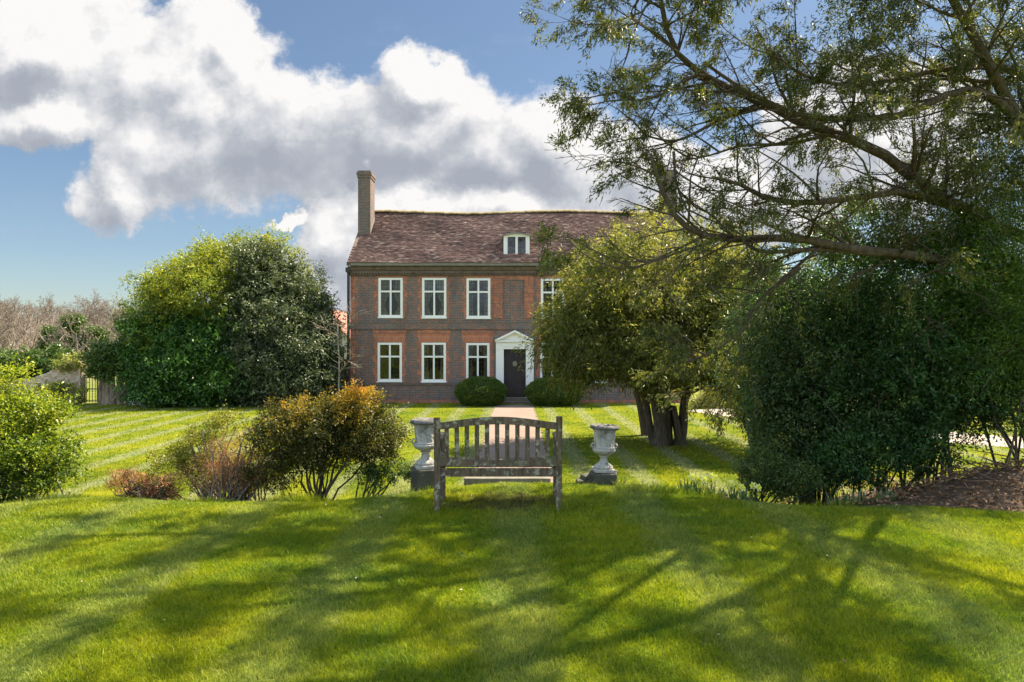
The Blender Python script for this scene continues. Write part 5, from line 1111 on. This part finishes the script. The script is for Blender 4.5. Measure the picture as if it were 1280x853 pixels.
# ------------------------------------------------------------------ the big overhanging tree at the right
ob = (8.6, 9.6, gz(8.6, 9.6)-.1); ot = thing('spreading_tree', 'huge evergreen tree reaching lichened branches in from the right edge over the lawn', 'tree', ob)
r = np.random.default_rng(150)
def L_(pts): return [P(*p) for p in pts]
trunk = polyline([ob, (8.5, 9.6, 1.5), (8.2, 9.5, 3.2), (7.9, 9.4, 5.0), (7.6, 9.2, 7.5), (7.4, 9.2, 10)], 16)
limbs = [  # traced limbs: points (px,py,depth), start radius
    ([(1360, 270, 9.5), (1300, 190, 9.0), (1262, 130, 8.7), (1225, 60, 8.5), (1190, -2, 8.4), (1150, -80, 8.4), (1110, -170, 8.6)], .11),
    ([(1330, 220, 9.4), (1255, 133, 8.6), (1202, 113, 8.4), (1133, 143, 8.2), (1079, 148, 8.1), (1005, 145, 8.0), (930, 112, 8.0), (880, 78, 8.1)], .075),
    ([(1350, 330, 9.6), (1216, 268, 9.0), (1152, 231, 8.8), (1103, 192, 8.6), (1044, 167, 8.5), (1000, 153, 8.4), (955, 128, 8.3), (906, 108, 8.2), (872, 89, 8.2), (842, 60, 8.1), (827, 8, 8.0), (820, -50, 7.9)], .10),
    ([(1350, 320, 9.6), (1216, 270, 9.2), (1138, 241, 8.6), (1079, 246, 8.2), (1005, 254, 8.0), (955, 246, 7.9), (926, 231, 7.8), (890, 222, 7.7)], .075),
    ([(1340, 360, 9.5), (1180, 325, 9.0), (1054, 310, 8.4), (995, 298, 8.1), (896, 298, 7.9), (847, 274, 7.8), (822, 222, 7.8), (813, 192, 7.8)], .085),
    ([(1100, 318, 8.6), (1024, 312, 8.3), (955, 315, 8.0), (926, 300, 7.9), (900, 285, 7.8)], .045),
    ([(905, 108, 8.2), (872, 94, 8.1), (828, 118, 8.0), (795, 126, 7.9), (785, 122, 7.8), (765, 112, 7.8)], .03),
    ([(1345, 160, 9.3), (1270, 90, 9.0), (1216, 84, 8.8), (1160, 90, 8.6), (1103, 103, 8.5), (1050, 106, 8.4), (1000, 92, 8.4), (960, 60, 8.4)], .06),
    ([(955, 128, 8.3), (900, 150, 8.2), (850, 175, 8.1), (815, 172, 8.0), (800, 165, 7.9)], .03),
    ([(1044, 167, 8.5), (985, 180, 8.4), (930, 182, 8.3), (885, 195, 8.2), (840, 203, 8.1)], .03),
    ([(842, 190, 8.0), (846, 230, 7.9), (862, 268, 7.9), (885, 292, 7.9)], .022),
    ([(1000, 335, 8.3), (950, 375, 8.2), (930, 410, 8.1), (890, 440, 8.1), (850, 455, 8.0)], .035),
    ([(896, 300, 7.9), (850, 315, 7.8), (815, 328, 7.7), (780, 336, 7.7), (755, 330, 7.7)], .02),
    ([(827, 10, 8.0), (810, 5, 7.9), (795, 35, 7.8), (785, 58, 7.8)], .022),
    ([(872, 89, 8.2), (830, 50, 8.3), (790, 20, 8.3), (800, -5, 8.3), (785, -25, 8.3)], .03),
]
free = [ # limbs above the frame, spreading over the terrace
    ([(7.6, 9.2, 7.2), (5.5, 9.0, 7.6), (3.5, 8.6, 7.4), (1.6, 8.5, 7.0), (0.2, 8.3, 6.6)], .10), ([(7.7, 9.2, 6.6), (6.0, 8.2, 6.9), (4.4, 7.4, 6.8), (3.0, 6.8, 6.4), (1.8, 6.4, 6.1)], .09),
    ([(7.5, 9.2, 8.2), (5.8, 10.2, 9.0), (3.6, 10.9, 9.2), (1.4, 11.2, 9.0), (-0.4, 11.2, 8.6)], .10), ([(7.5, 9.2, 8.8), (6.3, 8.6, 9.8), (4.6, 8.2, 10.1), (2.8, 7.9, 9.9)], .08),
    ([(7.8, 9.3, 5.8), (6.8, 7.8, 6.0), (6.0, 6.6, 6.0), (5.2, 5.8, 5.6)], .07), ([(7.4, 9.2, 9.8), (6.8, 10.4, 11.2), (5.6, 11.4, 12)], .07), ([(7.7, 9.2, 8), (9.2, 8, 9), (10.4, 7, 9.6)], .08), ([(7.6, 9.2, 7), (9.5, 10.5, 8), (11, 11.5, 8.6)], .08), ([(7.4, 9.2, 9.5), (7.0, 8.2, 11), (6.4, 7.6, 12)], .06),
    ([(7.6, 9.2, 6.8), (6.8, 7.6, 7.4), (5.2, 6.4, 7.6), (3.2, 5.8, 7.3), (1.2, 5.4, 6.9)], .08), ([(7.6, 9.2, 7.6), (7.2, 7.0, 8.4), (6.2, 5.6, 8.6), (4.4, 4.9, 8.3)], .07), ([(6.0, 8.2, 6.9), (4.6, 6.2, 7.0), (3.4, 5.0, 6.6)], .05),
]
lines = [(polyline(L_(p), 16), rad) for p, rad in [(p_, r_*.8) for p_, r_ in limbs]]+[(polyline(p, 16), rad) for p, rad in free]
main = [(trunk, np.linspace(.42, .14, 16))]+[(q, rad*np.linspace(1, .28, 16)) for q, rad in lines]
lid = {1: [], 2: []}; out = [[] for _ in range(4)]
cfg = dict(wob=(.10, .16, .2), up=(.02, -.01, -.06), taper=.3, n=(5, 4), t0=(.2, .2), ang=(48, 45), ratio=(.5, .55), rr=.55, flat=.55)
for li_, (q, rad) in enumerate(lines):
    n0_ = len(out[1]), len(out[2])
    ln = np.linalg.norm(np.diff(q, axis=0), axis=1).sum(); nb = max(4, int(ln*(3.6 if li_ < len(limbs) else 3.2)))
    for k in range(nb):
        f = .12+.86*(k+r.random())/nb; i = int(f*15); d0_ = nrm(q[min(i+1, 15)]-q[max(i-1, 0)]); sd = r.normal(0, 1, 3); sd[2] *= .55; sd = nrm(np.cross(d0_, sd)); nd = d0_*r.uniform(.4, .9)+sd*r.uniform(.6, 1.0); nd[2] = nd[2]*.6+r.normal(.08, .22); nd = nrm(nd)
        grow(r, q[i], nd, r.uniform(.7, 1.5)*(1.15-.45*f), max(.012, rad*(1-.72*f)*.45), 0, 2, cfg, out)
    lid[1] += [li_]*(len(out[1])-n0_[0]); lid[2] += [li_]*(len(out[2])-n0_[1])
V, Fq = bpoly(main, 10); mesh_np('trunk', V, [Fq], M['bark_limb'], ot, smooth=True, origin=ob)
V, Fq = merge([tubes(np.array([a for a, b in out[l]]), np.maximum(np.array([b for a, b in out[l]]), .0028), (6, 4, 3)[l]) for l in range(3)])
mesh_np('branch', V, [Fq], M['bark_limb'], ot, smooth=True, origin=ob)
tw = np.array([a for a, b in out[2]+out[1]]); ids = np.array(lid[2]+lid[1]); keep = r.random(len(tw)) < np.where(np.isin(ids, (3, 4, 5, 8, 9, 10)), .28, .85); tw = tw[keep]
# leaves gathered on some twigs, others left bare
tm = tw[:, 3]; pyv = 426.5-(tm[:, 2]-1.74)/tm[:, 1]*F; above = pyv < -25
ph3 = lambda a, s, o: np.sin(a[:, 0]*s+o)*np.sin(a[:, 1]*s*1.1+2*o)+np.sin(a[:, 2]*s*1.3+3*o+a[:, 0])
cs = tm*np.array([.5, 1.7, 1.3]); big = ph3(cs, 1.5, 1.3)+.8*ph3(cs, 3.4, .4)
sel = r.random(len(tw)) < np.where(above, np.where(big > .2, .29, .03), np.where(ph3(tm, 2.1, .7) > -.2, .56, .22))
ta, tb_ = tw[sel & above], tw[sel & ~above]
def along(t_, m): return np.concatenate([t_[:, 2], t_[:, 3], t_[:, 4], t_[:, 5]]*m), np.concatenate([t_[:, 3]-t_[:, 2], t_[:, 4]-t_[:, 3], t_[:, 5]-t_[:, 4], t_[:, 5]-t_[:, 4]]*m)
ca, aa = along(ta, 4); ca = ca+r.normal(0, .055, ca.shape); cb, ab = along(tb_, 1); k2 = r.random(len(cb)) < .5
c0 = np.concatenate([ca, cb, cb[k2]+r.normal(0, .03, (k2.sum(), 3))]); ax = np.concatenate([aa, ab, ab[k2]])
V, Fq, tv = sprays(r, c0, ax, 11, .17, .062, .015, .026, .5, out=.75, upn=.6, tint=np.clip(r.normal(.4, .22, len(c0)), 0, 1))
mesh_np('crown', V, [Fq], M['lf_cedar'], ot, {'tint': tv}, origin=ob)
print('overhead leaves', len(Fq), 'twigs', len(tw))
# the denser dark part of the crown near the trunk
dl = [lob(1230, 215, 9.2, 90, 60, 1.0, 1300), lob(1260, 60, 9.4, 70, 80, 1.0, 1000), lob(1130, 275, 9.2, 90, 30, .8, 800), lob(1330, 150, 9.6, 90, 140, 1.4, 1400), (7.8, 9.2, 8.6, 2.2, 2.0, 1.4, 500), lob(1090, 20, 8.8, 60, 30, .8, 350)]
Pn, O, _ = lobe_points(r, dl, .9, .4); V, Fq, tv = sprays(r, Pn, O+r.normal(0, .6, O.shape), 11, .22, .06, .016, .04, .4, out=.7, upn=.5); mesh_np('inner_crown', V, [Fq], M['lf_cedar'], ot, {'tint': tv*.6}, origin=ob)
# a few pale fallen petals and leaves on the terrace
r = np.random.default_rng(160); n = 34; x = r.uniform(-4.5, 4.5, n); y = r.uniform(3.4, 7.6, n); N = r.normal(0, .4, (n, 3)); N[:, 2] += 1
V, Fq = leaf_geo(np.stack([x, y, ground_np(x, y)+.03], -1), r.normal(0, 1, (n, 3))*np.array([1, 1, .2]), N, r.uniform(.015, .035, n), r.uniform(.01, .022, n))
o = mesh_np('fallen_leaves', V, [Fq], leafmat('fallen_leaf', [(.12, .07, .04), (.4, .3, .2), (.6, .52, .45)], .2, .6, .2, 1.0), None, {'tint': r.random(n)}); o['label'] = 'few pale and brown leaves scattered on the mown terrace'; o['category'] = 'leaf litter'; kind(o, 'stuff')
